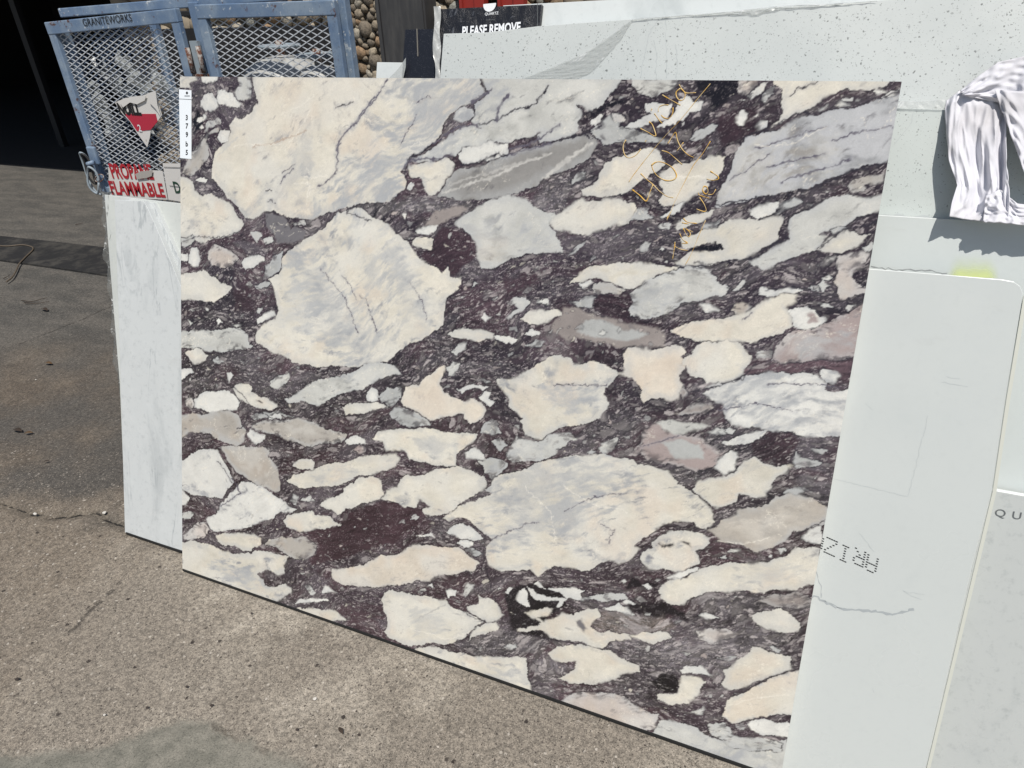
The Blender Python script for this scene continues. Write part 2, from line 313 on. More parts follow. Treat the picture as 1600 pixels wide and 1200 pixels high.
C 2 560 900 z 900,260 960,230 1010,230 1000,160 1080,180 1130,210 1160,270 1200,330 1160,380 1080,390 1000,350 920,300
C 1 560 900 z 920,520 980,440 1060,395 1150,395 1175,430 1140,460 1050,480
C 4 560 900 z 440,610 560,585 700,610 850,650 1000,660 1100,680 1300,670 1400,690 1410,780 1400,840 1460,950 1450,1065 400,700
W 1 560 900 z 730,130 770,110 820,130 810,170 750,190
L 3 560 900 z 870,150 920,70 970,80 940,140 890,180
W 1 560 900 z 570,80 610,60 620,100
L 1 560 900 z 490,130 550,100 560,120
L 2 560 900 z 1200,590 1300,565 1340,590 1230,610
W 1 560 900 z 1205,130 1250,90 1275,100 1240,150
W 1 800 900 z 20,190 50,140 110,100 130,160 130,220 150,260 100,260 60,230
W 2 800 900 z 180,70 210,60 290,110 380,100 500,90 620,120 560,150 590,200 540,200 480,180 400,260 370,250 400,210 330,215 200,190 160,160 130,90 170,110 200,150 260,160 330,190 460,180 400,140 220,90
C 3 800 900 z 90,310 180,290 280,250 340,260 300,320 200,350 260,380 330,350 420,300 520,330 600,280 720,270 735,330 690,370 650,420 680,450 800,470 900,500 1000,490 1000,530 900,550 820,560 780,600 640,600 580,560 450,540 320,520 250,450 30,460 50,435 200,420 230,390 130,330
M 1 800 900 s 540,380 580,370 620,440 575,470
L 2 800 900 z 620,170 780,160 930,160 960,200 850,225 700,200 580,200
W 2 800 900 z 740,270 800,270 900,240 960,280 1010,330 900,310
W 0 800 900 z 930,230 970,205 1030,240 960,245
L 2 800 900 z 1020,190 1060,175 1120,210 1070,230
C 1 800 900 z 1000,500 1080,470 1200,460 1300,480 1330,510 1250,530 1180,555 1080,530
W 0 800 900 z 1085,80 1130,65 1170,100 1140,120
C 2 800 900 z 280,650 400,590 560,575 720,600 820,630 900,680 1050,750 1060,790 1000,810 910,820 880,870 700,900 560,890 480,890 380,840 520,780 540,720 420,720 330,700
V 5 860 1000 q 80,370 150,330 300,330 420,340 480,370 540,420 600,460 680,470 660,550 600,570 560,600 300,520 60,400
L 6 860 1000 q 640,590 680,510 740,495 900,540 1000,600 1120,640 1200,680 1480,620 1480,900 1230,900 640,640
C 0 1000 950 z 320,560 420,570 550,600 480,670 480,720 400,770 320,805 220,790 150,760 140,710 200,715 300,715 320,650
W 3 1000 950 z 320,520 380,490 500,480 560,510 600,550 450,545 340,540
C 1 1000 950 z 700,520 780,470 850,400 950,335 1040,350 1150,380 1250,410 1240,510 1160,550 1000,610 900,650 760,690 700,660 670,630 700,580
C 2 1000 950 z 740,770 900,690 1000,640 1150,560 1330,510 1290,890 1100,890 900,920 760,955 720,940 680,900
W 1 1000 950 z 880,960 920,930 1060,935 1260,970 1260,1075 1120,1060 1020,1065 920,1010
C 1 1000 950 z 910,60 980,35 1100,25 1160,15 1240,60 1340,120 1340,170 1280,210 1150,190 1040,160 960,110
V 4 1000 950 z 470,190 620,170 700,160 830,220 740,250 620,290 510,260
W 2 1000 950 z 480,60 560,40 660,70 620,95 560,95
G 2 1000 950 z 1070,320 1110,310 1160,340 1140,370 1080,360
G 2 1000 950 z 650,430 750,390 810,400 750,440
G 2 1000 950 z 790,970 840,955 870,990 830,1010
L 2 1000 950 z 430,870 520,810 540,820 500,880
L 3 1000 950 z 340,350 430,370 400,385
L 6 1000 950 z 560,960 700,950 780,1060 1200,1130 1180,1200 800,1180 600,1050
"""
# soft colour zones inside clasts: code strength softness origin pts(px)
ZONE = """
W 7 40 1225,520 1260,515 1300,530 1280,545 1230,548
G 6 40 1250,535 1330,520 1335,545 1260,556
W 6 30 1150,820 1200,800 1230,815 1190,840
W 6 30 360,705 400,705 415,740 380,730
W 6 30 430,660 480,665 500,680 450,675
G 6 40 900,500 960,505 1020,525 960,535
G 5 40 460,440 500,480 480,520 440,500
G 6 50 560,380 600,420 620,470 580,450
G 6 60 880,760 940,800 900,850 860,810
G 5 40 1180,560 1230,590 1200,600 1150,590
G 5 30 650,690 700,685 720,700 680,705
G 5 30 480,745 540,735 560,740 500,750
G 5 30 1130,905 1200,880 1250,890 1180,915
G 5 30 640,950 690,960 700,985 650,990
W 6 30 980,380 930,425 1000,420 1050,430
G 6 40 960,470 1040,450 1080,440 1060,470 1000,490
G 9 100 664,117 749,117 755,150 720,165 700,185 690,205 670,226 640,246 628,270 637,285 607,310 560,322 500,336 500,325 530,300 560,275 585,245 600,220 625,180 645,140
G 5 60 470,215 500,230 470,290 430,310 400,325 420,290 450,250
Y 6 80 340,200 440,130 560,130 540,170 420,230 360,240
Y 5 60 430,280 480,300 470,340 440,330
G 7 90 450,400 490,395 520,440 600,540 560,572 520,540 480,460
G 5 60 600,370 640,430 660,500 640,500 610,430
W 7 80 405,520 430,480 470,470 480,560 430,550
W 7 50 560,330 620,370 650,410 620,410 560,370
G 8 60 860,610 930,600 945,620 900,640 850,640
G 6 110 840,730 960,720 900,790 830,840 780,850 770,760 800,740
G 6 60 1150,600 1290,600 1290,620 1200,630
G 6 60 1190,650 1310,650 1310,665 1200,665
Y 6 70 1180,500 1190,510 1150,530 1110,520
Y 7 60 640,630 720,625 740,640 660,650
G 7 60 330,880 380,890 420,920 380,915
G 6 60 720,1050 800,1060 810,1080 760,1070
Y 7 60 1130,820 1230,800 1260,820 1180,845
G 9 60 1060,1155 1130,1180 1200,1210 1100,1200
Y 6 60 870,1020 940,1025 930,1050 880,1040
C 7 100 1140,240 1200,250 1220,280 1150,300
C 7 60 1220,230 1280,220 1260,260
G 7 60 740,370 840,350 860,380 800,370
Y 7 50 750,375 790,380 780,400 755,405
Y 5 50 900,330 950,325 940,340
W 9 30 970,440 1000,432 990,448 975,450
"""
# veins: colour width(mm) then px points
VEIN = """
M 2.6 605,125 600,135 594,143 575,167 560,185 545,203 535,213 529,222 526,235 527,262 524,272 515,280 505,288 498,290
M 1.4 458,262 452,270 444,276 436,288
X 1.2 524,170 533,166 541,165 551,161
X 2 745,196 777,187 804,174 836,161 848,150 856,135
M 3.4 777,187 778,170 785,158 795,150
M 3.6 745,196 715,200 690,215 676,224
X 1.6 676,224 657,236 640,247 631,262
M 3.6 738,160 759,147 770,140
M 3 631,262 640,252 660,247 690,247 705,243
M 2.4 792,234 822,227 849,212 876,194
X 1.2 840,224 887,214 924,204 940,195
X 1.3 637,284 632,268 640,252
M 3.4 792,245 860,222
X 2 720,258 747,252 780,240 794,245
D 1.5 395,230 430,222 480,205
W 1.3 366,228 390,227 440,224
W 1.2 475,275 492,277 512,273
W 1.2 480,262 485,275
W 1.6 460,285 480,285 487,296 484,305
W 1.2 484,285 478,320
X 1.6 759,837 757,850 755,866 757,885 763,905 775,940 790,960
M 1.8 768,844 794,830 822,817 840,818
X 1.5 280,577 300,572 320,578 345,590 365,605 380,616 395,640 430,655 450,658
X 2 392,640 380,668 372,670
X 3 425,618 440,628 455,642
X 1.4 560,322 552,322 540,335 560,338 580,345
X 1.4 372,330 380,342 382,355 378,365
X 1.6 300,370 330,371 355,367 375,361
L 5 922,226 887,249 849,281
L 3 691,301 747,284 785,270 860,239
G 3 700,290 760,272 830,250
X 1.4 910,203 925,217 937,220
M 2 1160,500 1175,490
X 1.6 1120,320 1150,314 1240,304 1290,285 1340,265 1390,252
X 1.4 1160,215 1250,178 1310,172 1350,160 1405,140
X 1.4 1085,410 1130,410 1170,405 1225,375 1232,345 1222,336
X 1.2 1280,390 1300,375 1320,358 1350,352 1375,345
X 1.8 1200,455 1240,447 1270,455 1300,462
X 1.4 1270,452 1275,420 1278,395
X 1.5 1100,418 1060,416
X 1.4 1080,612 1130,602 1160,592 1180,570
X 1.2 1235,840 1260,828 1290,813
G 2.4 655,965 680,952 695,944
X 1.2 760,972 735,965 725,955
X 1.5 796,990 850,997 915,1008
X 1.2 1000,1035 1010,1055 1030,1062
M 1.4 1000,700 1027,694 1060,680
X 1.4 1180,1070 1200,1060 1230,1050
M 2 362,745 375,770 345,790
X 1.4 340,720 362,752
X 1.2 1300,120 1245,140 1235,150
M 1.2 865,600 905,602 945,602
W 2 1040,275 1100,276
M 1.2 594,143 585,160 560,182
M 1.6 575,167 568,180 556,192 540,208
M 2.2 531,225 526,240 528,255
M 1.6 460,255 450,262 440,270
X 1.4 415,300 420,296 424,298
X 1.2 418,315 424,312 430,318
G 2 620,150 655,160 690,150
M 1 650,160 660,155 672,152
M 1.2 650,180 640,200 625,225
W 1 486,170 470,200 450,225
W 1 440,178 470,165 490,150
W .8 640,232 650,222 665,228
L 2 340,245 355,228 372,215
X 1 870,600 900,598
M .9 560,460 575,470 580,490 590,520
M .9 535,430 550,450 556,470
M .9 500,420 520,440 540,470 560,520
M .8 640,440 660,470 665,500
M .8 880,800 920,780 970,770
M .8 950,850 960,830 940,820
W .9 880,760 930,790 980,800
W .9 820,760 860,800 870,850
M 1 1120,640 1180,630 1240,645
M 1 1200,600 1260,600 1310,605
W 1 1120,845 1160,850 1200,840
W 1 640,980 700,1000 740,985
W 1 1150,1100 1180,1090 1230,1085
M 1 1200,260 1240,250 1290,240
M 1.2 1180,230 1230,215 1290,200
M 1.2 1220,285 1260,270 1330,250
M 1.2 1300,220 1350,205 1395,200
M 1.2 1140,280 1170,262 1200,240
W 1 1180,225 1240,225 1290,200
"""
def build_pattern(step):
    mar = .004
    nu = int(round((TRc[0]-TLc[0])/step)); nv = int(round((TLc[1]-BLc[1])/step))
    s = np.linspace(0, 1, nu+1); t = np.linspace(0, 1, nv+1)
    S, T = np.meshgrid(s, t)                       # T from bottom to top
    U = (BLc[0]*(1-S)+BRc[0]*S)*(1-T)+(TLc[0]*(1-S)+TRc[0]*S)*T
    V = (BLc[1]*(1-S)+BRc[1]*S)*(1-T)+(TLc[1]*(1-S)+TRc[1]*S)*T
    sh = U.shape
    # domain warp (mm-ish units)
    u = U*1000; v = V*1000
    wu = (fbm(u/38, v/38, 0, 5, .55)-.5)*17; wv = (fbm(u/38+50, v/38, 2, 5, .55)-.5)*17
    wu += (fbm(u/9, v/9, 1, 3)-.5)*4.5; wv += (fbm(u/9+9, v/9, 3, 3)-.5)*4.5
    X = u+wu; Y = v+wv
    # lineation angle
    ang = math.radians(23); ca, sa = math.cos(ang), math.sin(ang)
    bend = (fbm(u/230, v/230, 4, 2)-.5)*150+(fbm(u/70, v/70, 6, 2)-.5)*22-34*sst(650, 0, v)*u/600
    a_ = (X*ca+Y*sa); b_ = (-X*sa+Y*ca)+bend
    mod = fbm(u/120, v/120, 5, 3)
    # --- matrix
    streak = fbm(a_/42, b_/4.2, 1, 4, .6); streak2 = fbm(a_/16, b_/2.0, 6, 3, .6)
    base = np.array([66, 59, 64.]); col = np.zeros(sh+(3,))
    k = .84+1.0*(streak-.5)+.25*(streak2-.5)
    k = np.clip(k+1.0*(mod-.5), .3, 1.7)
    q1 = sst(.40, .64, fbm(a_/150, b_/60, 2, 4))[..., None]; q2 = sst(.52, .68, fbm(a_/120+4, b_/50, 5, 4))[..., None]
    tint = lin((74, 65, 71))*(1-q1)+lin((90, 74, 79))*q1; tint = tint*(1-q2)+lin((98, 92, 96))*q2
    tone = np.ones(sh); blk = np.zeros(sh)
    def parse(txt, nh):
        for ln in txt.strip().splitlines():
            w = ln.split(); yield w[:nh], w[nh:]
    def topts(ws, ox, oy, sc): return uv_many([(ox+float(p.split(',')[0])*sc, oy+float(p.split(',')[1])*sc) for p in ws])*1000
    def sdf(P, m):
        lo = P.min(0)-m; hi = P.max(0)+m
        sel = (u > lo[0]-12) & (u < hi[0]+12) & (v > lo[1]-12) & (v < hi[1]+12)
        x = X[sel]; y = Y[sel]
        d2_ = np.full(x.shape, 1e9); ins = np.zeros(x.shape, bool); n = len(P)
        for i in range(n):
            a = P[i]; b = P[(i+1) % n]; e = b-a; L = e@e+1e-9
            h = np.clip(((x-a[0])*e[0]+(y-a[1])*e[1])/L, 0, 1)
            d2_ = np.minimum(d2_, (x-a[0]-h*e[0])**2+(y-a[1]-h*e[1])**2)
            c = (a[1] > y) != (b[1] > y)
            if a[1] != b[1]: ins ^= c & (x < e[0]*(y-a[1])/(b[1]-a[1])+a[0])
        d = np.sqrt(d2_); return sel, np.where(ins, d, -d)
    pur = np.zeros(sh); grey = np.zeros(sh)
    for h, pts in parse(SOFT, 4):
        P = topts(pts, float(h[2]), float(h[3]), 3/16); so = float(h[1])*.9
        sel, d = sdf(P, so)
        m = sst(-so*.5, so*.5, d+(fbm(u[sel]/14, v[sel]/14, 3, 3)-.5)*so*1.0)
        c = lin(COL[h[0]])
        tint[sel] = tint[sel]*(1-m[:, None])+c*m[:, None]
        if h[0] in 'PR': pur[sel] = np.maximum(pur[sel], m)
        elif h[0] == 'X': blk[sel] = np.maximum(blk[sel], m)
        else: grey[sel] = np.maximum(grey[sel], m)
    col = tint*(k[..., None]*(1+.35*blk[..., None]*0))
    for q_, (f_, g_, am_) in enumerate(((24, 3.4, .28), (11, 1.9, .18), (50, 6.5, .22))):
        th = np.abs(fbm(a_/f_+9*q_, b_/g_, 3+q_, 3, .55)-.5); thr = sst(.022, .003, th)*sst(.40, .58, fbm(u/(18+14*q_), v/(18+14*q_), 6-q_, 3))
        col += (thr*(am_-.4*am_*pur-.5*am_*blk))[..., None]*lin((205, 200, 198))
        thd = np.abs(fbm(a_/f_+39*q_, b_/g_+5, 1+q_, 3, .55)-.5); thr = sst(.02, .003, thd)*sst(.42, .6, fbm(u/(20+14*q_)+7, v/(18+14*q_), 2+q_, 3))
        col *= (1-.45*thr)[..., None]
    # fine light threads
    th = np.abs(fbm(a_/30, b_/7, 2, 4, .6)-.5); thr = sst(.018, .004, th)*sst(.42, .6, fbm(u/30, v/30, 7, 2))
    col += (thr*(.20-.12*pur-.1*blk))[..., None]*lin((200, 192, 192))
    # chips in the matrix, three sizes
    for (sc, st, th0, lo_, wgt, kk) in ((15., 2.6, .80, .40, .55, 1), (7.0, 3.0, .72, .36, .60, 2), (3.2, 3.2, .62, .30, .6, 4)):
        f1, f2, idv = worley(a_/(sc*st)+3.1*kk, b_/sc, kk)
        e = f2-f1
        dens = .45+.9*(fbm(u/60, v/60, kk, 3)-.5)*1.6
        on = sst(th0+.05, th0+.12, idv+.32*(dens-.5)-.22*pur-.3*blk+.12*grey)
        m = on*sst(.10, .24, e)*sst(.75, .45, f1)
        bri = .18+.80*np.mod(idv*37.7, 1)**(2.2 if sc > 5 else 1.4)
        cc = lin((206, 202, 196))[None, None]*bri[..., None]
        col = col*(1-(m*wgt)[..., None])+cc*(m*wgt)[..., None]
        # dark seams round cells in grey parts
        col *= (1-.42*sst(.09, .0, e)*sst(.45, .6, fbm(u/25, v/25, 5, 2))*(.5+.5*grey))[..., None]
    wsp = fbm(a_/90+3, b_/17, 2, 5, .6); w1 = sst(.56, .70, wsp)*sst(.35, .6, fbm(u/110+5, v/110, 1, 3))*(.25+.5*grey)*(1-pur)*(1-blk)
    col = col*(1-w1[..., None])+lin((158, 156, 153))*w1[..., None]*(.6+.8*(streak2[..., None]))
    lum_ = col.mean(-1, keepdims=True); col = col*(.66+.26*sst(.05, .30, lum_)); col = col*np.array([1.0, .955, .985])
    # --- clasts
    rim = np.full(sh, -99.)
    cid = 0; inside = np.zeros(sh)
    cn1 = fbm(a_/60, b_/26, 3, 5, .55); cn2 = fbm(a_/26, b_/9, 6, 5, .6); cn3 = fbm(u/70, v/70, 1, 4)
    cn4 = np.abs(fbm(a_/44+7, b_/30, 5, 5, .55)-.5)
    hf = (fbm(u/5, v/5, 2, 3)-.5); grain = fbm(u/2.6, v/2.6, 4, 2)-.5
    for h, pts in parse(CLAST, 5):
        sc = {'z': 3/16, 's': 3/16, 't': 1., 't2': 1., 'q': .25}[h[4]]
        P = topts(pts, float(h[2]), float(h[3]), sc); cid += 1; h[1] = str(float(h[1])*1.15+1.3)
        soft = h[4] == 's'
        sel, d = sdf(P, 14)
        size = np.sqrt(max((P.max(0)-P.min(0)).prod(), 1))
        d = d+hf[sel]*3.4+(cn2[sel]-.5)*(9. if h[0] in 'GLVBDKQJ' else 5.)*sst(.4, .62, cn3[sel])
        s_ = 7. if soft else 1.3
        if not soft: s_ = 1.3+6.5*sst(.54, .68, fbm(u[sel]/33+cid*3.1, v[sel]/33, cid+1, 3))
        m = sst(-s_*.5, s_*.5, d)
        off = 13.7*cid; g = float(h[1])/10
        if h[0] in 'GLVBDKQ' and not soft and size < 160:
            fz = fbm(u[sel]/20+off, v[sel]/20, cid+3, 4); wisp = fbm(a_[sel]/18+off, b_[sel]/4, cid, 4)
            m = m*(1-.75*sst(.50, .64, fz*.6+wisp*.4)*sst(24, 2, d))
        c0 = lin(COL[h[0]])
        n1 = cn1[sel]; n2 = cn2[sel]; n3 = cn3[sel]
        rr = _rng.rand(3)
        c = c0[None]*(1+.16*(n3-.5)[:, None]+.12*(rr[0]-.5)+.22*(fbm(u[sel]/26+off, v[sel]/17, cid+4, 5, .6)-.5)[:, None]+.20*(n2-.5)[:, None])
        # warm to white drift
        wt = sst(.35, .75, fbm(u[sel]/70+off, v[sel]/70, cid, 2))[:, None]*.55
        c = c*(1-wt)+(lin((208, 207, 200)) if h[0] in 'CYWVL' else c0*1.08)*wt
        pk = sst(.48, .80, fbm(u[sel]/60-off, v[sel]/60+off, cid+2, 3))[:, None]*.38
        if h[0] in 'CYVB': c = c*(1-pk)+lin((204, 187, 168))*(c0.mean()/.57)*pk
        # grey mottling, streaks and specks
        iso = fbm(u[sel]/48+off, v[sel]/40, cid+1, 5, .58); gm = sst(.50, .70, iso*.55+n1*.25+n2*.2+.12*(g-.5)-(.04 if size > 120 else 0))*g*1.0
        gs = sst(.56, .74, n2*.6+iso*.4)*g*.5
        gcol = lin((150, 152, 156))*.95 if c0.mean() > .5 else c0*(.62 if h[0] == 'J' else .74)
        q = np.clip(gm+.6*gs, 0, .92)[:, None]
        c = c*(1-q)+gcol*q
        dk = (sst(.54 if h[0] == 'J' else .64, .76, n2*.75+iso*.25)*g*.75)[:, None]; c = c*(1-dk)+lin((98, 96, 100))*dk
        vn = (sst(.014, .002, cn4[sel])*.55*sst(.4, .6, n3))[:, None]; c = c*(1-vn)+lin((226, 220, 205))*vn
        dh = (sst(.010, .001, np.abs(fbm(a_[sel]/50+off, b_[sel]/34, cid+5, 5, .55)-.5))*.30*sst(.48, .62, iso))[:, None]; c = c*(1-dh)+lin((128, 122, 120))*dh
        # darker smoky patch
        # cool translucent rim
        if not soft:
            rw = min(6+12*rr[1], size*.14+3); r = (sst(rw*1.5, 0, d+(iso-.5)*rw*1.6)*(.62+.3*rr[2])*sst(.32, .56, fbm(u[sel]/30+off, v[sel]/30, cid, 3)+.06))[:, None]
            c = c*(1-r)+(c0*.40+lin((188, 190, 190))*.52)*r
            od = (sst(-4.0, -.5, d)*(1-m)*(.25+.9*sst(.4, .58, fbm(u[sel]/22+cid, v[sel]/22, 3, 2))))[:, None]
            col[sel] = col[sel]*(1-np.minimum(od, 1)*.85)+lin((40, 36, 42))*np.minimum(od, 1)*.85
        col[sel] = col[sel]*(1-m[:, None])+c*m[:, None]
        if not soft: inside[sel] = np.maximum(inside[sel], m)
    # small fragments caught in the matrix
    fr = np.random.RandomState(11); made = 0
    occ = inside.copy()
    for _ in range(6000):
        if made >= 700: break
        i = fr.randint(6, sh[0]-6); j = fr.randint(6, sh[1]-6)
        L_ = (4+24*fr.rand()**2.4); W_ = L_*(.28+.35*fr.rand())
        r0 = int(L_*.55/(step*1000))+1
        if occ[max(0, i-r0):i+r0+1, max(0, j-r0):j+r0+1].max() > .55: continue
        if fr.rand() < .55*pur[i, j] or fr.rand() < .5*blk[i, j]: continue
        an = math.radians(23+fr.randn()*22); n_ = fr.randint(6, 11)
        th = np.sort(fr.rand(n_))*2*np.pi; rr_ = .6+.5*fr.rand(n_)
        px_ = np.cos(th)*rr_*L_*.5; py_ = np.sin(th)*rr_*W_*.5
        P = np.stack([X[i, j]+px_*np.cos(an)-py_*np.sin(an), Y[i, j]+px_*np.sin(an)+py_*np.cos(an)], 1)
        w_ = int((L_+26)/(step*1000)); sl = (slice(max(0, i-w_), i+w_), slice(max(0, j-w_), j+w_))
        x = X[sl]; y = Y[sl]; d2_ = np.full(x.shape, 1e9); ins = np.zeros(x.shape, bool)
        for k_ in range(n_):
            a = P[k_]; b = P[(k_+1) % n_]; e = b-a; hh = np.clip(((x-a[0])*e[0]+(y-a[1])*e[1])/(e@e+1e-9), 0, 1)
            d2_ = np.minimum(d2_, (x-a[0]-hh*e[0])**2+(y-a[1]-hh*e[1])**2)
            if a[1] != b[1]: ins ^= ((a[1] > y) != (b[1] > y)) & (x < e[0]*(y-a[1])/(b[1]-a[1])+a[0])
        d = np.where(ins, 1, -1)*np.sqrt(d2_)+hf[sl]*2.5+(cn2[sl]-.5)*4
        m = sst(-.9, 1.0, d)*(.45+.55*fr.rand())*(1-.6*sst(.52, .66, cn2[sl]))
        od = sst(-3, -.5, d)*(1-m)*.45
        c = lin([(206, 206, 200), (188, 188, 184), (160, 160, 158), (188, 176, 170), (204, 198, 184), (140, 134, 134)][fr.randint(6)])*(.9+.25*(cn3[sl]-.5)[..., None])
        o = col[sl]*(1-od[..., None])+lin((44, 40, 46))*od[..., None]; col[sl] = o*(1-m[..., None])+c*m[..., None]
        occ[sl] = np.maximum(occ[sl], sst(-1.5, .5, d)); made += 1
    # zones
    for h, pts in parse(ZONE, 3):
        P = topts(pts, 0, 0, 1.); so = float(h[2])*1.1
        sel, d = sdf(P, so)
        st_ = float(h[1])/10*(.42 if h[0] in 'YCW' else 1.0)
        m = sst(-so*.45, so*.35, d+(cn2[sel]-.5)*so*1.5+(cn1[sel]-.5)*so*1.3)*st_*inside[sel]
        m = m*(1 if h[0] != 'G' else (.52+.55*sst(.35, .65, cn2[sel]*.6+.4*cn1[sel])+.25*(fbm(u[sel]/30, v[sel]/22, 7, 5)-.5)))
        m = np.clip(m, 0, 1)
        cc = lin((166, 168, 169)) if h[0] == 'G' else lin(COL[h[0]])
        col[sel] = col[sel]*(1-m[:, None])+cc*m[:, None]
    # veins
    for h, pts in parse(VEIN, 2):
        P = topts(pts, 0, 0, 1.); w = float(h[1])
        lo = P.min(0)-20; hi = P.max(0)+20
        sel = (u > lo[0]) & (u < hi[0]) & (v > lo[1]) & (v < hi[1])
        j1 = fbm(u[sel]/7, v[sel]/7, 1, 3)-.5; j2 = fbm(u[sel]/7+30, v[sel]/7, 5, 3)-.5; x = u[sel]+wu[sel]*.6+hf[sel]*4+j1*9; y = v[sel]+wv[sel]*.6+hf[sel]*3+j2*9
        d2_ = np.full(x.shape, 1e9)
        for a, b in zip(P[:-1], P[1:]):
            e = b-a; hh = np.clip(((x-a[0])*e[0]+(y-a[1])*e[1])/(e@e+1e-9), 0, 1)
            d2_ = np.minimum(d2_, (x-a[0]-hh*e[0])**2+(y-a[1]-hh*e[1])**2)
        d = np.sqrt(d2_); ww = w*(.35+1.3*fbm(x/16, y/16, 5, 3))
        m = sst(ww+1.1, ww*.3, d)*(.35+1.0*fbm(x/14, y/14, 1, 2))
        c = lin({'M': (92, 88, 98), 'X': (48, 44, 50), 'W': (230, 225, 212), 'L': (190, 188, 182), 'D': (176, 160, 145), 'G': (175, 173, 168)}[h[0]])
        halo = sst(ww+9, ww, d)*(.22 if h[0] in 'MX' else 0)*inside[sel]
        o = col[sel]; o = o*(1-halo[:, None])+lin((150, 151, 158))*halo[:, None]
        m = (np.clip(m, 0, 1)*(.55 if h[0] == 'W' else 1))[:, None]
        col[sel] = o*(1-m)+c*m
    col *= (1+.05*grain+.06*hf)[..., None]
    return U, V, np.clip(col, .004, .9)

# ---- camera, light, exposure ----
scene = bpy.context.scene
COLL = scene.collection
cam_d = bpy.data.cameras.new('camera'); cam = bpy.data.objects.new('camera', cam_d); COLL.objects.link(cam)
_M = np.stack([AX, AY, AZ], 0)                       # rows: world axes in camera coords
_cx, _cy, _cz = _M[:, 0], -_M[:, 1], -_M[:, 2]        # camera right, up, back in world coords
cam.matrix_world = Matrix(((_cx[0], _cy[0], _cz[0], CAM[0]), (_cx[1], _cy[1], _cz[1], CAM[1]), (_cx[2], _cy[2], _cz[2], CAM[2]), (0, 0, 0, 1)))
cam_d.sensor_fit = 'HORIZONTAL'; cam_d.sensor_width = 36; cam_d.lens = FPX/1600*36
cam_d.clip_start = .02; cam_d.clip_end = 500
scene.camera = cam
SUNV = Vector((.27, -.42, .866)).normalized()
w = bpy.data.worlds.new('World'); scene.world = w; w.use_nodes = True
nt = w.node_tree; bg = nt.nodes['Background']; sky = nt.nodes.new('ShaderNodeTexSky')
sky.sky_type = 'NISHITA'; sky.sun_disc = False
sky.sun_elevation = math.asin(SUNV.z); sky.sun_rotation = math.atan2(SUNV.x, SUNV.y)
sky.air_density = 1.0; sky.dust_density = 1.2
nt.links.new(sky.outputs[0], bg.inputs[0]); bg.inputs[1].default_value = .075
sl = bpy.data.lights.new('sun', 'SUN'); sl.energy = 4.25; sl.angle = math.radians(.53); sl.color = (1, .955, .89)
so = bpy.data.objects.new('sun', sl); COLL.objects.link(so); so.rotation_euler = SUNV.to_track_quat('Z', 'Y').to_euler()
so.location = (3, -5, 9)
vs = scene.view_settings; vs.view_transform = 'Standard'; vs.look = 'None'; vs.exposure = 0.0; vs.gamma = 1; vs.use_curve_mapping = False
scene.render.resolution_x = 1024; scene.render.resolution_y = 768

# ---- helpers ----
def tag(o, label=None, cat=None, group=None, kind=None):
    for k, v_ in (('label', label), ('category', cat), ('group', group), ('kind', kind)):
        if v_: o[k] = v_
    return o
def thing(name, loc, label, cat, group=None):
    o = bpy.data.objects.new(name, None); COLL.objects.link(o); o.location = loc; o.empty_display_size = .1
    return tag(o, label, cat, group)
def origin(o):
    p = Vector((0, 0, 0))
    while o is not None: p += o.location; o = o.parent
    return p
def link(me, name, mat, parent=None, loc=None):
    """mesh given in world coordinates; origin goes to loc (or the parent's origin)"""
    base = origin(parent); L = Vector(loc) if loc is not None else base
    me.transform(Matrix.Translation(-L))
    o = bpy.data.objects.new(name, me); COLL.objects.link(o); o.location = L-base if parent else L
    if parent: o.parent = parent
    if mat and not me.materials: me.materials.append(mat)
    return o
def mesh(name, V_, F_, mat=None, parent=None, loc=None, smooth=False):
    me = bpy.data.meshes.new(name); me.from_pydata([tuple(map(float, v_)) for v_ in V_], [], F_); me.update()
    if smooth: me.polygons.foreach_set('use_smooth', [True]*len(me.polygons))
    return link(me, name, mat, parent, loc)
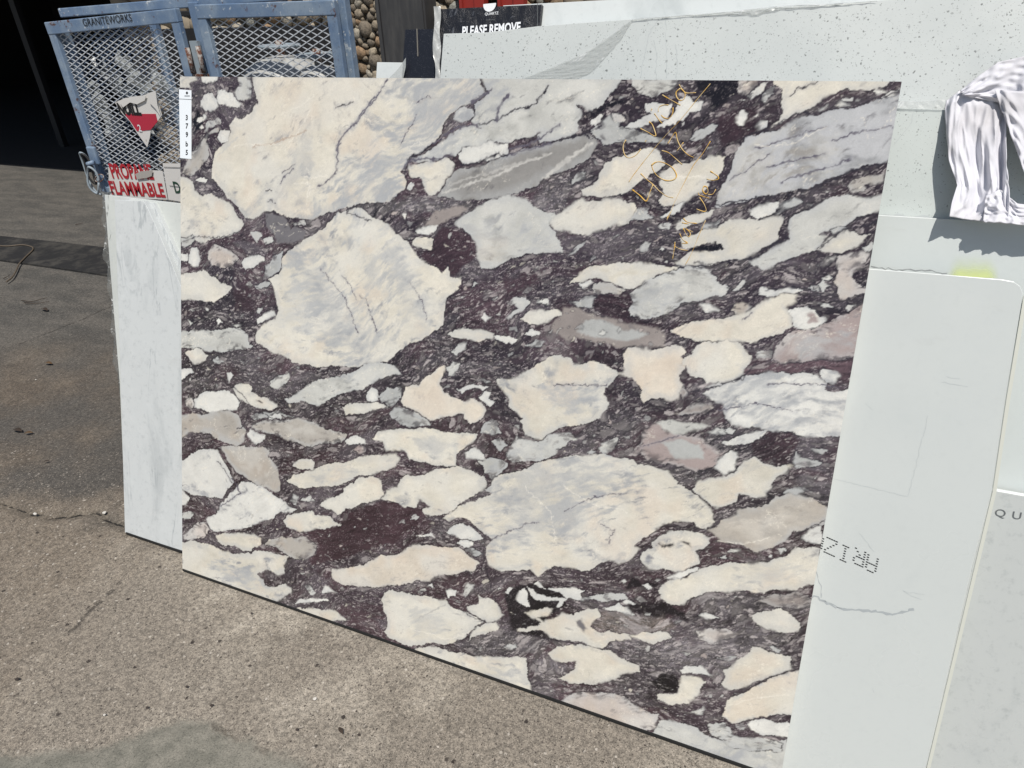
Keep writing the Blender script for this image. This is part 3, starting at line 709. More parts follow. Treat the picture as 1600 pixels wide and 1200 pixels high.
class MB:
    def __init__(s): s.v = []; s.f = []
    def add(s, V_, F_):
        o = len(s.v); s.v += [tuple(map(float, q)) for q in V_]; s.f += [tuple(i+o for i in f) for f in F_]; return s
    def box(s, c, h, R=None):
        c = Vector(c); R = R or Matrix.Identity(3)
        vv = [c+R@Vector((sx*h[0], sy*h[1], sz*h[2])) for sx in (-1, 1) for sy in (-1, 1) for sz in (-1, 1)]
        return s.add(vv, [(0, 1, 3, 2), (4, 6, 7, 5), (0, 4, 5, 1), (2, 3, 7, 6), (0, 2, 6, 4), (1, 5, 7, 3)])
    def bar(s, a, b, w_, d_, up=(0, 1, 0)):
        a = Vector(a); b = Vector(b); z = (b-a); L = z.length; z.normalize(); y = Vector(up); x = y.cross(z).normalized(); y = z.cross(x)
        R = Matrix((x, y, z)).transposed(); return s.box((a+b)/2, (w_/2, d_/2, L/2), R)
    def tube(s, P, r, n=8, rf=None):
        P = [Vector(p) for p in P]; rings = []
        for i, p in enumerate(P):
            t = (P[min(i+1, len(P)-1)]-P[max(i-1, 0)]).normalized()
            x = t.orthogonal().normalized() if i == 0 else (x-t*x.dot(t)).normalized()
            y = t.cross(x); rr = r*(rf(i/(len(P)-1)) if rf else 1)
            rings.append([p+(x*math.cos(2*math.pi*k/n)+y*math.sin(2*math.pi*k/n))*rr for k in range(n)])
        V_ = [q for R_ in rings for q in R_]; F_ = []
        for i in range(len(P)-1):
            for k in range(n): F_.append((i*n+k, i*n+(k+1) % n, (i+1)*n+(k+1) % n, (i+1)*n+k))
        F_.append(tuple(range(n))[::-1]); F_.append(tuple((len(P)-1)*n+k for k in range(n)))
        return s.add(V_, F_)
    def lathe(s, c, prof, n=24):
        c = Vector(c); V_ = []; F_ = []
        for r, z in prof: V_ += [c+Vector((r*math.cos(2*math.pi*k/n), r*math.sin(2*math.pi*k/n), z)) for k in range(n)]
        for i in range(len(prof)-1):
            for k in range(n): F_.append((i*n+k, i*n+(k+1) % n, (i+1)*n+(k+1) % n, (i+1)*n+k))
        return s.add(V_, F_)
    def build(s, name, mat, parent=None, loc=None, smooth=False): return mesh(name, s.v, s.f, mat, parent, loc, smooth)
def bevel(o, w_=.0012, seg=2):
    m = o.modifiers.new('bevel', 'BEVEL'); m.width = w_; m.segments = seg; m.limit_method = 'ANGLE'; m.angle_limit = math.radians(40); return o

# ---- materials ----
def mat(name, col=(.5, .5, .5), rough=.6, metal=0, spec=.5):
    m = bpy.data.materials.new(name); m.use_nodes = True; b = m.node_tree.nodes['Principled BSDF']
    b.inputs['Base Color'].default_value = (*col, 1); b.inputs['Roughness'].default_value = rough; b.inputs['Metallic'].default_value = metal
    b.inputs['Specular IOR Level'].default_value = spec; return m
class NT:
    def __init__(s, m): s.m = m; s.t = m.node_tree; s.b = s.t.nodes['Principled BSDF']; s.co = s.n('ShaderNodeTexCoord').outputs['Object']
    def n(s, ty, **kw):
        n = s.t.nodes.new(ty)
        for k, v_ in kw.items(): setattr(n, k, v_)
        return n
    def set(s, sock, v_):
        if hasattr(v_, 'is_linked') or isinstance(v_, bpy.types.NodeSocket): s.t.links.new(v_, sock)
        else: sock.default_value = (*v_, 1) if isinstance(v_, tuple) and len(v_) == 3 and sock.type == 'RGBA' else v_
    def map(s, sc=(1, 1, 1), rot=(0, 0, 0), co=None):
        n = s.n('ShaderNodeMapping'); s.set(n.inputs[0], co or s.co); n.inputs['Scale'].default_value = sc; n.inputs['Rotation'].default_value = rot; return n.outputs[0]
    def noise(s, scale, detail=4, rough=.55, co=None, dist=0):
        n = s.n('ShaderNodeTexNoise'); s.set(n.inputs['Vector'], co or s.co); n.inputs['Scale'].default_value = scale
        n.inputs['Detail'].default_value = detail; n.inputs['Roughness'].default_value = rough; n.inputs['Distortion'].default_value = dist; return n.outputs['Fac']
    def vor(s, scale, co=None, feat='F1', out='Distance'):
        n = s.n('ShaderNodeTexVoronoi', feature=feat); s.set(n.inputs['Vector'], co or s.co); n.inputs['Scale'].default_value = scale; return n.outputs[out]
    def ramp(s, v_, a, b, lo=0., hi=1.):
        n = s.n('ShaderNodeMapRange', clamp=True, interpolation_type='SMOOTHSTEP'); s.set(n.inputs[0], v_)
        for i, x in zip((1, 2, 3, 4), (a, b, lo, hi)): s.set(n.inputs[i], x)
        return n.outputs[0]
    def mix(s, f, a, b, mode='MIX'):
        n = s.n('ShaderNodeMix', data_type='RGBA', blend_type=mode); s.set(n.inputs[0], f); s.set(n.inputs[6], a); s.set(n.inputs[7], b); return n.outputs[2]
    def math(s, op, a, b=0.): n = s.n('ShaderNodeMath', operation=op); s.set(n.inputs[0], a); s.set(n.inputs[1], b); return n.outputs[0]
    def attr(s, name, out='Fac'): return s.n('ShaderNodeAttribute', attribute_name=name).outputs[out]
    def col(s, v_): s.set(s.b.inputs['Base Color'], v_)
    def rough(s, v_): s.set(s.b.inputs['Roughness'], v_)
    def bump(s, h, strength=.3, dist=.002):
        n = s.n('ShaderNodeBump'); s.set(n.inputs['Height'], h); n.inputs['Strength'].default_value = strength; n.inputs['Distance'].default_value = dist
        s.t.links.new(n.outputs[0], s.b.inputs['Normal'])
def l3(r, g, b): return tuple(float(q) for q in lin((r, g, b)))

# breccia marble face: colour of the stone itself is stored per vertex, fine grain added here
m_stone = mat('breccia_marble', rough=.2); t = NT(m_stone); c = t.attr('stone', 'Color')
g1 = t.noise(420, 3, .7); c = t.mix(1., c, t.mix(t.ramp(g1, .3, .7), (.94, .94, .945), (1.04, 1.04, 1.04)), 'MULTIPLY')
g2 = t.noise(1400, 1, .5); c = t.mix(1., c, t.mix(t.ramp(g2, .35, .65), (.97, .97, .97), (1.02, 1.02, 1.02)), 'MULTIPLY'); t.col(c); t.rough(t.ramp(t.noise(9, 3), .3, .7, .14, .24))
m_sedge = mat('marble_sawn_edge', l3(232, 228, 218), .7); t = NT(m_sedge)
t.col(t.mix(t.ramp(t.noise(22, 4), .4, .65), l3(238, 234, 226), l3(205, 198, 190)))

def white_stone(name, base, vein, vs_=(3, 1, 3), vamt=.6, speck=None, rough=.35, grime=.25, thin=0):
    m = mat(name, base, rough); t = NT(m)
    co = t.map(vs_, (0, .25, 0)); n = t.noise(2.2, 6, .6, co, .6)
    f = t.math('MULTIPLY', t.ramp(n, .52, .72), vamt); c = t.mix(f, base, vein)
    if thin:
        tn = t.math('ABSOLUTE', t.math('SUBTRACT', t.noise(2.1, 7, .62, t.map((4.2, 1, .8), (0, .12, 0)), .8), .5)); c = t.mix(t.math('MULTIPLY', t.math('MULTIPLY', t.ramp(tn, .022, .0), thin), t.ramp(t.noise(4, 3), .42, .6)), c, l3(128, 136, 140))
        c = t.mix(t.math('MULTIPLY', t.ramp(t.noise(26, 5, .7), .5, .75), .3), c, l3(216, 219, 219))
    n2 = t.noise(1.1, 3); c = t.mix(t.math('MULTIPLY', t.ramp(n2, .4, .7), .35), c, tuple(x*.88 for x in base))
    n3 = t.noise(60, 4, .7); c = t.mix(t.math('MULTIPLY', t.ramp(n3, .5, .75), grime), c, tuple(x*.80 for x in vein))
    if speck:
        sz, den, dark = speck
        wob = t.n('ShaderNodeVectorMath', operation='ADD'); t.set(wob.inputs[0], t.co)
        nn = t.n('ShaderNodeTexNoise'); nn.inputs['Scale'].default_value = 190; t.set(nn.inputs['Vector'], t.co)
        sc_ = t.n('ShaderNodeVectorMath', operation='SCALE'); t.set(sc_.inputs[0], nn.outputs['Color']); sc_.inputs[3].default_value = .007; t.set(wob.inputs[1], sc_.outputs[0])
        for k, (s_, th) in enumerate(((sz, den), (sz*1.9, den+.06), (sz*3.5, den+.1))):
            vn = t.n('ShaderNodeTexVoronoi'); t.set(vn.inputs['Vector'], wob.outputs[0]); vn.inputs['Scale'].default_value = s_
            sep = t.n('ShaderNodeSeparateColor'); t.set(sep.inputs[0], vn.outputs['Color'])
            on = t.ramp(sep.outputs[0], th, th+.02); rad = t.math('ADD', .12, t.math('MULTIPLY', sep.outputs[1], .2))
            inside = t.math('LESS_THAN', vn.outputs['Distance'], rad); ff = t.math('MULTIPLY', t.math('MULTIPLY', on, inside), t.math('ADD', .35, t.math('MULTIPLY', sep.outputs[2], .6)))
            c = t.mix(ff, c, dark)
    sm = t.ramp(t.noise(7, 5, .65, t.map((1, 1, 2.5))), .62, .78); c = t.mix(t.math('MULTIPLY', sm, .18), c, (.33, .33, .31))
    t.col(c); t.rough(t.ramp(t.noise(5, 4), .35, .7, rough-.08, rough+.16)); return m
m_spk = white_stone('speckled_quartz', l3(193, 198, 196), l3(181, 187, 186), vamt=.3, speck=(135, .66, l3(112, 116, 114)), grime=.08)
m_spk2 = white_stone('speckled_quartz_fine', l3(189, 196, 193), l3(178, 185, 182), vamt=.3, speck=(185, .76, l3(112, 116, 114)), grime=.08)
m_whq = white_stone('plain_white_quartz', l3(192, 197, 195), l3(183, 189, 188), vamt=.3, grime=.1)
m_whq2 = white_stone('plain_white_quartz_shelf', l3(192, 198, 196), l3(184, 191, 189), vamt=.3, grime=.1)
m_gryq = white_stone('cloudy_quartz', l3(182, 186, 184), l3(158, 164, 164), (2, 1, 2), .7, grime=.4)
m_carr = white_stone('carrara_marble', l3(206, 211, 210), l3(165, 172, 172), (2.5, 1, 1.2), .5, grime=.15)
m_rem = white_stone('cloudy_marble_remnant', l3(197, 201, 201), l3(158, 164, 166), (5, 1, 1.6), .45, grime=.35, thin=.55)
m_rem2 = white_stone('cloudy_marble_remnant_back', l3(198, 202, 198), l3(170, 174, 172), (5, 1, 1), .4, grime=.3)
m_edge = mat('sawn_white_edge', l3(232, 236, 236), .75)
m_blackg = mat('black_granite', l3(30, 32, 38), .35); t = NT(m_blackg)
f = t.math('MULTIPLY', t.ramp(t.noise(500, 2), .62, .72), .5); t.col(t.mix(f, l3(27, 29, 36), l3(120, 122, 128)))
m_film = mat('black_printed_film', l3(32, 33, 38), .35); t = NT(m_film)
n = t.noise(26, 6, .75, t.map((1.6, 1, 1), (0, .8, 0)), 1.6); f = t.ramp(n, .56, .72); t.col(t.mix(t.math('MULTIPLY', f, .55), l3(26, 27, 32), l3(130, 134, 142))); t.bump(n, .6, .004)

m_blue = mat('blue_grey_paint', l3(104, 126, 150), .5); t = NT(m_blue)
n = t.noise(9, 5, .6); c = t.mix(t.ramp(n, .35, .7), l3(98, 120, 148), l3(134, 150, 166))
n2 = t.noise(38, 5, .7); c = t.mix(t.ramp(n2, .60, .66), c, l3(176, 184, 190)); c = t.mix(t.math('MULTIPLY', t.ramp(t.noise(120, 4, .8), .55, .7), .5), c, l3(70, 80, 96))
n3 = t.noise(14, 6, .75); c = t.mix(t.ramp(n3, .60, .67), c, l3(84, 52, 38)); t.col(c); t.bump(n2, .2)
m_rust = mat('rusty_hinge', l3(110, 62, 40), .85); t = NT(m_rust)
c = t.mix(t.ramp(t.noise(60, 5, .7), .42, .6), l3(92, 54, 38), l3(168, 165, 160)); t.col(c)
m_greyp = mat('grey_primer', l3(140, 150, 156), .6); t = NT(m_greyp); t.col(t.mix(t.ramp(t.noise(40, 5, .7), .55, .7), l3(140, 152, 160), l3(100, 78, 66)))
m_mesh = mat('expanded_metal', l3(190, 195, 200), .45, .1)
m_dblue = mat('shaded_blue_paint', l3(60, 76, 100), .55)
m_dark = mat('dark_steel', l3(34, 33, 34), .6)
m_int = mat('warehouse_interior', (.022, .021, .021), .9)  # near-black: the deep shade of the bay is put into this colour
m_intf = mat('warehouse_floor', (.035, .034, .033), .8)  # floor colour darkened to carry the shade inside the bay
m_cab = mat('charcoal_cabinet', l3(66, 66, 66), .5); t = NT(m_cab)
t.col(t.mix(t.ramp(t.noise(6, 5, .6, t.map((3, 1, .6))), .4, .7), l3(62, 62, 63), l3(78, 77, 76)))
m_red = mat('red_paint', l3(150, 48, 40), .55)
m_tank = mat('grey_tank_paint', l3(170, 170, 166), .45); t = NT(m_tank); t.col(t.mix(t.ramp(t.noise(14, 5, .7), .5, .7), l3(176, 176, 172), l3(130, 128, 122)))
m_mortar = mat('mortar', l3(84, 78, 68), .95); t = NT(m_mortar); t.bump(t.noise(60, 4), .8, .01)
m_sign = mat('white_sign', l3(214, 212, 206), .5); t = NT(m_sign); t.col(t.mix(t.ramp(t.noise(30, 5, .7), .62, .72), l3(214, 212, 208), l3(150, 140, 130)))
m_redink = mat('red_ink', l3(170, 34, 46), .6); m_ink = mat('black_ink', l3(24, 24, 26), .6); m_green = mat('green_ink', l3(30, 66, 50), .6)
m_pink = mat('red_placard', l3(178, 44, 66), .5)
m_greyink = mat('grey_ink', l3(92, 96, 98), .7); m_whiteink = mat('white_ink', l3(225, 228, 230), .6)
m_lab = mat('white_sticker', l3(226, 232, 236), .4)
m_crayon = mat('yellow_crayon', l3(214, 166, 74), .8); t = NT(m_crayon); t.col(t.mix(t.ramp(t.noise(60, 3), .4, .6), l3(206, 162, 66), l3(208, 184, 134)))
m_cloth = mat('white_cotton', l3(214, 214, 222), .9); t = NT(m_cloth); t.bump(t.noise(900, 2), .25, .0006)
t.col(t.mix(t.ramp(t.noise(8, 4), .4, .75), l3(214, 214, 220), l3(186, 184, 186)))
m_wire = mat('brown_strap', l3(92, 82, 70), .7); m_twig = mat('dry_twig', l3(58, 48, 40), .9); m_leaf = mat('dry_leaf', l3(96, 74, 50), .85)
m_chip = mat('pale_chip', l3(196, 192, 184), .9)
def film(name, col, alpha, scale=40):
    m = mat(name, col, .25); t = NT(m); n = t.noise(scale, 5, .7, None, 1.2)
    t.bump(n, .25, .002); c = t.mix(t.ramp(n, .55, .7), col, l3(225, 228, 228)); t.col(c)
    t.set(t.b.inputs['Alpha'], t.ramp(n, .4, .75, alpha, min(alpha+.35, 1))); return m
m_clear = film('cloudy_plastic_film', l3(120, 122, 120), .42)
m_clear2 = film('wrinkled_plastic_film', l3(186, 190, 188), .42, 18)

m_dark2 = mat('contact_shade_black', (.012, .012, .012), .9)  # colour of the added strips that draw the contact shade
m_edge2 = mat('dull_sawn_edge', l3(196, 200, 200), .8)
# ================= ground =================
def seg_sdf(X_, Y_, P):
    d = np.full(X_.shape, 1e9)
    for a, b in zip(P[:-1], P[1:]):
        a = np.asarray(a[:2]); b = np.asarray(b[:2]); e = b-a
        h = np.clip(((X_-a[0])*e[0]+(Y_-a[1])*e[1])/(e@e+1e-12), 0, 1); d = np.minimum(d, np.hypot(X_-a[0]-h*e[0], Y_-a[1]-h*e[1]))
    return d
def inpoly(X_, Y_, P):
    ins = np.zeros(X_.shape, bool); n = len(P)
    for i in range(n):
        a = P[i]; b = P[(i+1) % n]
        if a[1] != b[1]: ins ^= ((a[1] > Y_) != (b[1] > Y_)) & (X_ < (b[0]-a[0])*(Y_-a[1])/(b[1]-a[1])+a[0])
    return ins
def gpts(*P): return [ground(*p) for p in P]
CRACK1 = gpts((-120, 770), (0, 785), (20, 790), (45, 799), (62, 799), (75, 806), (110, 804), (148, 797), (158, 806), (175, 814), (196, 820), (320, 850))
CRACK2 = gpts((-60, 560), (15, 541), (60, 524), (92, 512), (130, 496), (175, 475), (240, 450))
CRACK3 = gpts((0, 1062), (60, 1012), (90, 1000), (130, 960), (190, 905))
PATCH = gpts((-200, 1190), (150, 1168), (215, 1146), (262, 1128), (285, 1121), (310, 1124), (332, 1131), (356, 1139), (384, 1152), (402, 1166), (440, 1177), (462, 1186), (520, 1240), (300, 1500), (-300, 1500))
WORN = gpts((20, 1030), (60, 1008), (130, 985), (150, 1010), (90, 1040))
def nonuni(lo, hi, a, b, fine, coarse):
    L = list(np.arange(a, b, fine)); x = a
    st = fine
    while x > lo: st = min(st*1.35, coarse); x -= st; L.insert(0, x)
    x = b; st = fine
    while x < hi: st = min(st*1.35, coarse); x += st; L.append(x)
    return np.array(L)
gx = nonuni(-60, 60, -3.4, 2.4, .014, 4.); gy = nonuni(-40, 40, -1.1, 1.7, .014, 4.)
GX, GY = np.meshgrid(gx, gy)
wx = (fbm(GX*7, GY*7, 1, 3)-.5)*.05; wy = (fbm(GX*7+4, GY*7, 3, 3)-.5)*.05
c1 = seg_sdf(GX+wx*.3, GY+wy*.5, CRACK1); c2 = seg_sdf(GX+wx, GY+wy, CRACK2); c3 = seg_sdf(GX+wx, GY+wy, CRACK3)
pd = seg_sdf(GX+wx*.5, GY+wy*.5, PATCH+[PATCH[0]]); pin = inpoly(GX+wx*.5, GY+wy*.5, PATCH); pd = np.where(pin, pd, -pd)
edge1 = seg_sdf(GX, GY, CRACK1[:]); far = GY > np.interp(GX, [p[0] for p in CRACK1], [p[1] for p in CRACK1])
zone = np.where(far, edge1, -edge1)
H = (fbm(GX*2.2, GY*2.2, 5, 3)-.5)*.004+(fbm(GX*30, GY*30, 6, 2)-.5)*.0012-.009*np.exp(-(c1/.012)**2)-.003*np.exp(-(pd/.02)**2)-.004*np.exp(-((edge1-.02)/.03)**2)*0
H -= .0075
H = np.where((np.abs(GX) < 5) & (np.abs(GY) < 5), H, -.0075)
nx_, ny_ = len(gx), len(gy)
me = bpy.data.meshes.new('ground')
idx = np.arange(nx_*ny_).reshape(ny_, nx_)
Fq = np.stack([idx[:-1, :-1], idx[:-1, 1:], idx[1:, 1:], idx[1:, :-1]], -1).reshape(-1, 4)
def np_mesh(me, Vn, Fn):
    me.vertices.add(len(Vn)); me.vertices.foreach_set('co', np.asarray(Vn, np.float32).ravel())
    me.loops.add(Fn.size); me.loops.foreach_set('vertex_index', Fn.astype(np.int32).ravel())
    me.polygons.add(len(Fn)); me.polygons.foreach_set('loop_start', np.arange(0, Fn.size, Fn.shape[1], dtype=np.int32))
    me.update(calc_edges=True)
np_mesh(me, np.stack([GX, GY, H], -1).reshape(-1, 3), Fq)
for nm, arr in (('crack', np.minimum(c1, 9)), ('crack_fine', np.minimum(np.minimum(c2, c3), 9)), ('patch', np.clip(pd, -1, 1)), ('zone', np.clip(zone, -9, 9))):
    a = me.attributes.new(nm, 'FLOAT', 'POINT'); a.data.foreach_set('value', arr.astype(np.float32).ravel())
m_gr = mat('yard_concrete', rough=.92); t = NT(m_gr)
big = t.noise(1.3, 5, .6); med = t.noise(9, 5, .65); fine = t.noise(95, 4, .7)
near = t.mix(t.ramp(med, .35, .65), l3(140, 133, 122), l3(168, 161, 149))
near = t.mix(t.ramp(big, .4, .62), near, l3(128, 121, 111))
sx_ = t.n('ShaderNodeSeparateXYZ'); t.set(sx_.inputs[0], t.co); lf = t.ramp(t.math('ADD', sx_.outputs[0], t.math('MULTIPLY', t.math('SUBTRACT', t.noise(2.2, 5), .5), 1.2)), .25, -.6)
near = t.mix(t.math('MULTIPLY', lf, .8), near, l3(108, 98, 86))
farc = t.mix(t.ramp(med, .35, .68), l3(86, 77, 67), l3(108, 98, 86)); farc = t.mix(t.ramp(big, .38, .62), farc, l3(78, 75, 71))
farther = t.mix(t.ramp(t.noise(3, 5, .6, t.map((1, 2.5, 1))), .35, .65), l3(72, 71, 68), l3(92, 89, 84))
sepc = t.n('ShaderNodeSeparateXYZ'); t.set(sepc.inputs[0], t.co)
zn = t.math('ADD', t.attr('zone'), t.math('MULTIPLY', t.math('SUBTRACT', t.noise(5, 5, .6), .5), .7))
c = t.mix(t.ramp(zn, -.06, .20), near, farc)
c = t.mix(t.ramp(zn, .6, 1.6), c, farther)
rough_amt = t.ramp(zn, -.1, .5, 1., .28)
# aggregate: pale and dark grit of several sizes
wobn = t.n('ShaderNodeTexNoise'); wobn.inputs['Scale'].default_value = 150; t.set(wobn.inputs['Vector'], t.co)
wsc = t.n('ShaderNodeVectorMath', operation='SCALE'); t.set(wsc.inputs[0], wobn.outputs['Color']); wsc.inputs[3].default_value = .008
wad = t.n('ShaderNodeVectorMath', operation='ADD'); t.set(wad.inputs[0], t.co); t.set(wad.inputs[1], wsc.outputs[0])
c = t.mix(1., c, t.mix(t.ramp(fine, .3, .7), (.62, .62, .62), (1.36, 1.35, 1.33)), 'MULTIPLY')
c = t.mix(1., c, t.mix(t.ramp(t.noise(260, 3, .7), .32, .68), (.72, .71, .70), (1.26, 1.26, 1.26)), 'MULTIPLY')
hsum = t.math('MULTIPLY', fine, .6)
for sc_, th, colr, am in ((85, .88, l3(196, 188, 176), .6), (170, .70, l3(176, 166, 152), .8), (60, .94, l3(52, 46, 42), .9), (140, .76, l3(58, 52, 48), .8), (300, .6, l3(66, 60, 54), .7), (320, .62, l3(168, 158, 144), .7), (480, .5, l3(70, 64, 58), .5)):
    vn = t.n('ShaderNodeTexVoronoi'); t.set(vn.inputs['Vector'], wad.outputs[0]); vn.inputs['Scale'].default_value = sc_
    sp = t.n('ShaderNodeSeparateColor'); t.set(sp.inputs[0], vn.outputs['Color'])
    f = t.math('MULTIPLY', t.ramp(sp.outputs[0], th, th+.03), t.ramp(vn.outputs['Distance'], .42, .22))
    f = t.math('MULTIPLY', t.math('MULTIPLY', f, am), t.math('MULTIPLY', rough_amt, t.math('ADD', .35, sp.outputs[1])))
    c = t.mix(f, c, colr)
    if sc_ in (85, 170, 300): hsum = t.math('ADD', hsum, t.math('MULTIPLY', f, .5))
pm = t.ramp(t.math('ADD', t.attr('patch'), t.math('MULTIPLY', t.math('SUBTRACT', t.noise(30, 4), .5), .045)), -.02, .016)
pc = t.mix(t.ramp(t.noise(22, 5, .6), .35, .65), l3(108, 107, 98), l3(130, 127, 117)); pc = t.mix(1., pc, t.mix(t.ramp(t.noise(260, 2), .3, .7), (.86, .86, .86), (1.12, 1.12, 1.12)), 'MULTIPLY')
c = t.mix(t.math('MULTIPLY', pm, .9), c, pc)
pe = t.ramp(t.math('ABSOLUTE', t.math('ADD', t.attr('patch'), t.math('MULTIPLY', t.math('SUBTRACT', t.noise(55, 4, .7), .5), .05))), .010, .0)
pe = t.math('MULTIPLY', pe, t.ramp(t.noise(11, 3), .46, .6)); c = t.mix(t.math('MULTIPLY', pe, .6), c, l3(62, 56, 48))
def crackf(attr, w0, amp, thr=None):
    d = t.math('ADD', t.attr(attr), t.math('MULTIPLY', t.math('SUBTRACT', t.noise(60, 5, .75), .5), amp)); f = t.ramp(d, w0, w0*.3)
    return t.math('MULTIPLY', f, t.ramp(t.noise(4, 2), *(thr or (.3, .45))))
k1 = crackf('crack', .006, .018, (.2, .3)); k1b = t.ramp(t.attr('crack'), .035, .0); k2 = crackf('crack_fine', .007, .05, (.42, .55))
c = t.mix(t.math('MULTIPLY', k1b, .25), c, l3(70, 66, 54)); c = t.mix(k1, c, l3(30, 28, 25)); c = t.mix(t.math('MULTIPLY', k2, .7), c, l3(48, 44, 40))
st = t.ramp(t.noise(3.1, 6, .7), .60, .74); c = t.mix(t.math('MULTIPLY', st, .3), c, l3(66, 60, 54))
t.col(c); t.bump(t.math('SUBTRACT', hsum, t.math('ADD', k1, t.math('MULTIPLY', k2, .5))), .8, .004)
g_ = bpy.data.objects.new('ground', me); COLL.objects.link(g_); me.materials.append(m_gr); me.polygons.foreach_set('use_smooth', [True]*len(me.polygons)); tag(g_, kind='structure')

# ================= building =================
YW = 4.05; XD = -4.35
def boxm(name, x0, x1, y0, y1, z0, z1, mt, parent=None, **k):
    o = MB().box(((x0+x1)/2, (y0+y1)/2, (z0+z1)/2), (abs(x1-x0)/2, abs(y1-y0)/2, abs(z1-z0)/2)).build(name, mt, parent, loc=((x0+x1)/2, (y0+y1)/2, z0)); return o
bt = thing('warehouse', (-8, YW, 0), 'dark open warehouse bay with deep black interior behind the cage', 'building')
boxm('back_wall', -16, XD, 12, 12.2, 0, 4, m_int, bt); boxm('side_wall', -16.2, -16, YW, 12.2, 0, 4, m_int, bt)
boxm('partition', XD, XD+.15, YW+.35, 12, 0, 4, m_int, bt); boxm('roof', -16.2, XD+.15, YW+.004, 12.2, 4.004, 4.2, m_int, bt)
boxm('header', -16.2, XD, YW, YW+.2, 2.9, 4, m_dark, bt); boxm('unseen_sun_block', -16.2, -3.5, 2.55, YW-.004, 3.05, 3.15, m_dark, bt)  # the canopy is an unseen addition that keeps sun out of the bay
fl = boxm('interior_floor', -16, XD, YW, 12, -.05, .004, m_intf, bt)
post = MB().bar((-7.12, 5, 0), (-7.12, 5, 3.9), .09, .06).build('post', m_dark, bt)
# stone wall
sw = thing('stone_wall', ((XD+8)/2, YW, 0), 'wall of rounded river stones set in mortar behind the cage and slabs', 'wall')
MB().box(((XD+9)/2, YW+.18, 1.75), ((9-XD)/2, .15, 1.75)).build('mortar_core', m_mortar, sw)
rs = random.Random(4)
def stone_mesh(k):
    bm = bmesh.new(); bmesh.ops.create_icosphere(bm, subdivisions=2, radius=1)
    r = random.Random(k*7+1); ph = [r.uniform(0, 6) for _ in range(6)]
    for v_ in bm.verts:
        p = v_.co; s = 1+.13*math.sin(p.x*2.3+ph[0])+.10*math.sin(p.y*3.1+ph[1]+p.z*2)+.08*math.sin(p.z*4+ph[2])+.05*math.sin(p.x*6+ph[3])
        v_.co = Vector((p.x*s, p.y*s, p.z*s*r.uniform(.97, 1.03)))
    me_ = bpy.data.meshes.new('stone'); bm.to_mesh(me_); bm.free(); me_.polygons.foreach_set('use_smooth', [True]*len(me_.polygons)); return me_
stcols = [(168, 156, 136), (150, 138, 120), (128, 118, 104), (176, 168, 152), (140, 120, 96), (112, 104, 96), (158, 132, 104), (146, 146, 138)]
smats = []
for i, cc in enumerate(stcols):
    m = mat('river_stone', l3(*cc), .85); t = NT(m); t.col(t.mix(t.ramp(t.noise(2.4, 4, .6), .35, .7), l3(*cc), l3(*[x*.72 for x in cc]))); t.bump(t.noise(6, 4), .3, .05); smats.append(m)
smesh = []
for k in range(12):
    me_ = stone_mesh(k); me_.materials.append(smats[k % 8]); smesh.append(me_)
places = []
def pack(x0, x1, z0, z1, rmin, rmax, n, avoid):
    for _ in range(n):
        x = rs.uniform(x0, x1); z = rs.uniform(z0, z1); r = rs.uniform(rmin, rmax)
        if all((x-a)**2+((z-b)*1.15)**2 > (.80*(r+c_))**2 for a, b, c_ in avoid): avoid.append((x, z, r))
    return avoid
A1 = pack(-2.15, -1.3, .88, 1.56, .028, .062, 4000, []); A1 = pack(-2.15, -1.3, .88, 1.56, .018, .03, 2500, A1); n1 = len(A1)
A2 = pack(-3.4, -2.15, 1.0, 1.56, .045, .075, 1500, A1); A2 = pack(-1.3, -.2, 1.36, 1.52, .03, .055, 1500, A2)
A2 = A2[:295]
for i, (x, z, r) in enumerate(A2):
    o = bpy.data.objects.new('stone', smesh[rs.randrange(12)]); COLL.objects.link(o); o.parent = sw
    o.location = Vector((x, YW+.02, z))-Vector(sw.location); o.scale = (r*rs.uniform(1, 1.25), r*.8, r*rs.uniform(.8, 1)); o.rotation_euler = (rs.uniform(-.2, .2), rs.uniform(0, 6.28), rs.uniform(-.3, .3))
rest = pack(XD, 8.8, .05, 3.4, .07, .12, 9000, list(A2))[len(A2):]
V_ = []; F_ = []
b0 = [v_.co.copy() for v_ in smesh[3].vertices]; f0 = [tuple(p.vertices) for p in smesh[3].polygons]
for x, z, r in rest:
    if -3.4 < x < -.2 and .95 < z < 1.5: continue
    a = rs.uniform(0, 6.28); o = len(V_); ca_, sa_ = math.cos(a), math.sin(a)
    V_ += [(x+(p.x*ca_-p.z*sa_)*r*1.1, YW+.02+p.y*r*.8, z+(p.x*sa_+p.z*ca_)*r) for p in b0]; F_ += [tuple(q+o for q in f) for f in f0]
o = mesh('stone_infill', V_, F_, smats[1], sw, smooth=True); tag(o, kind='stuff')
MB().box((0, 0, 0), (.2, .2, .2))
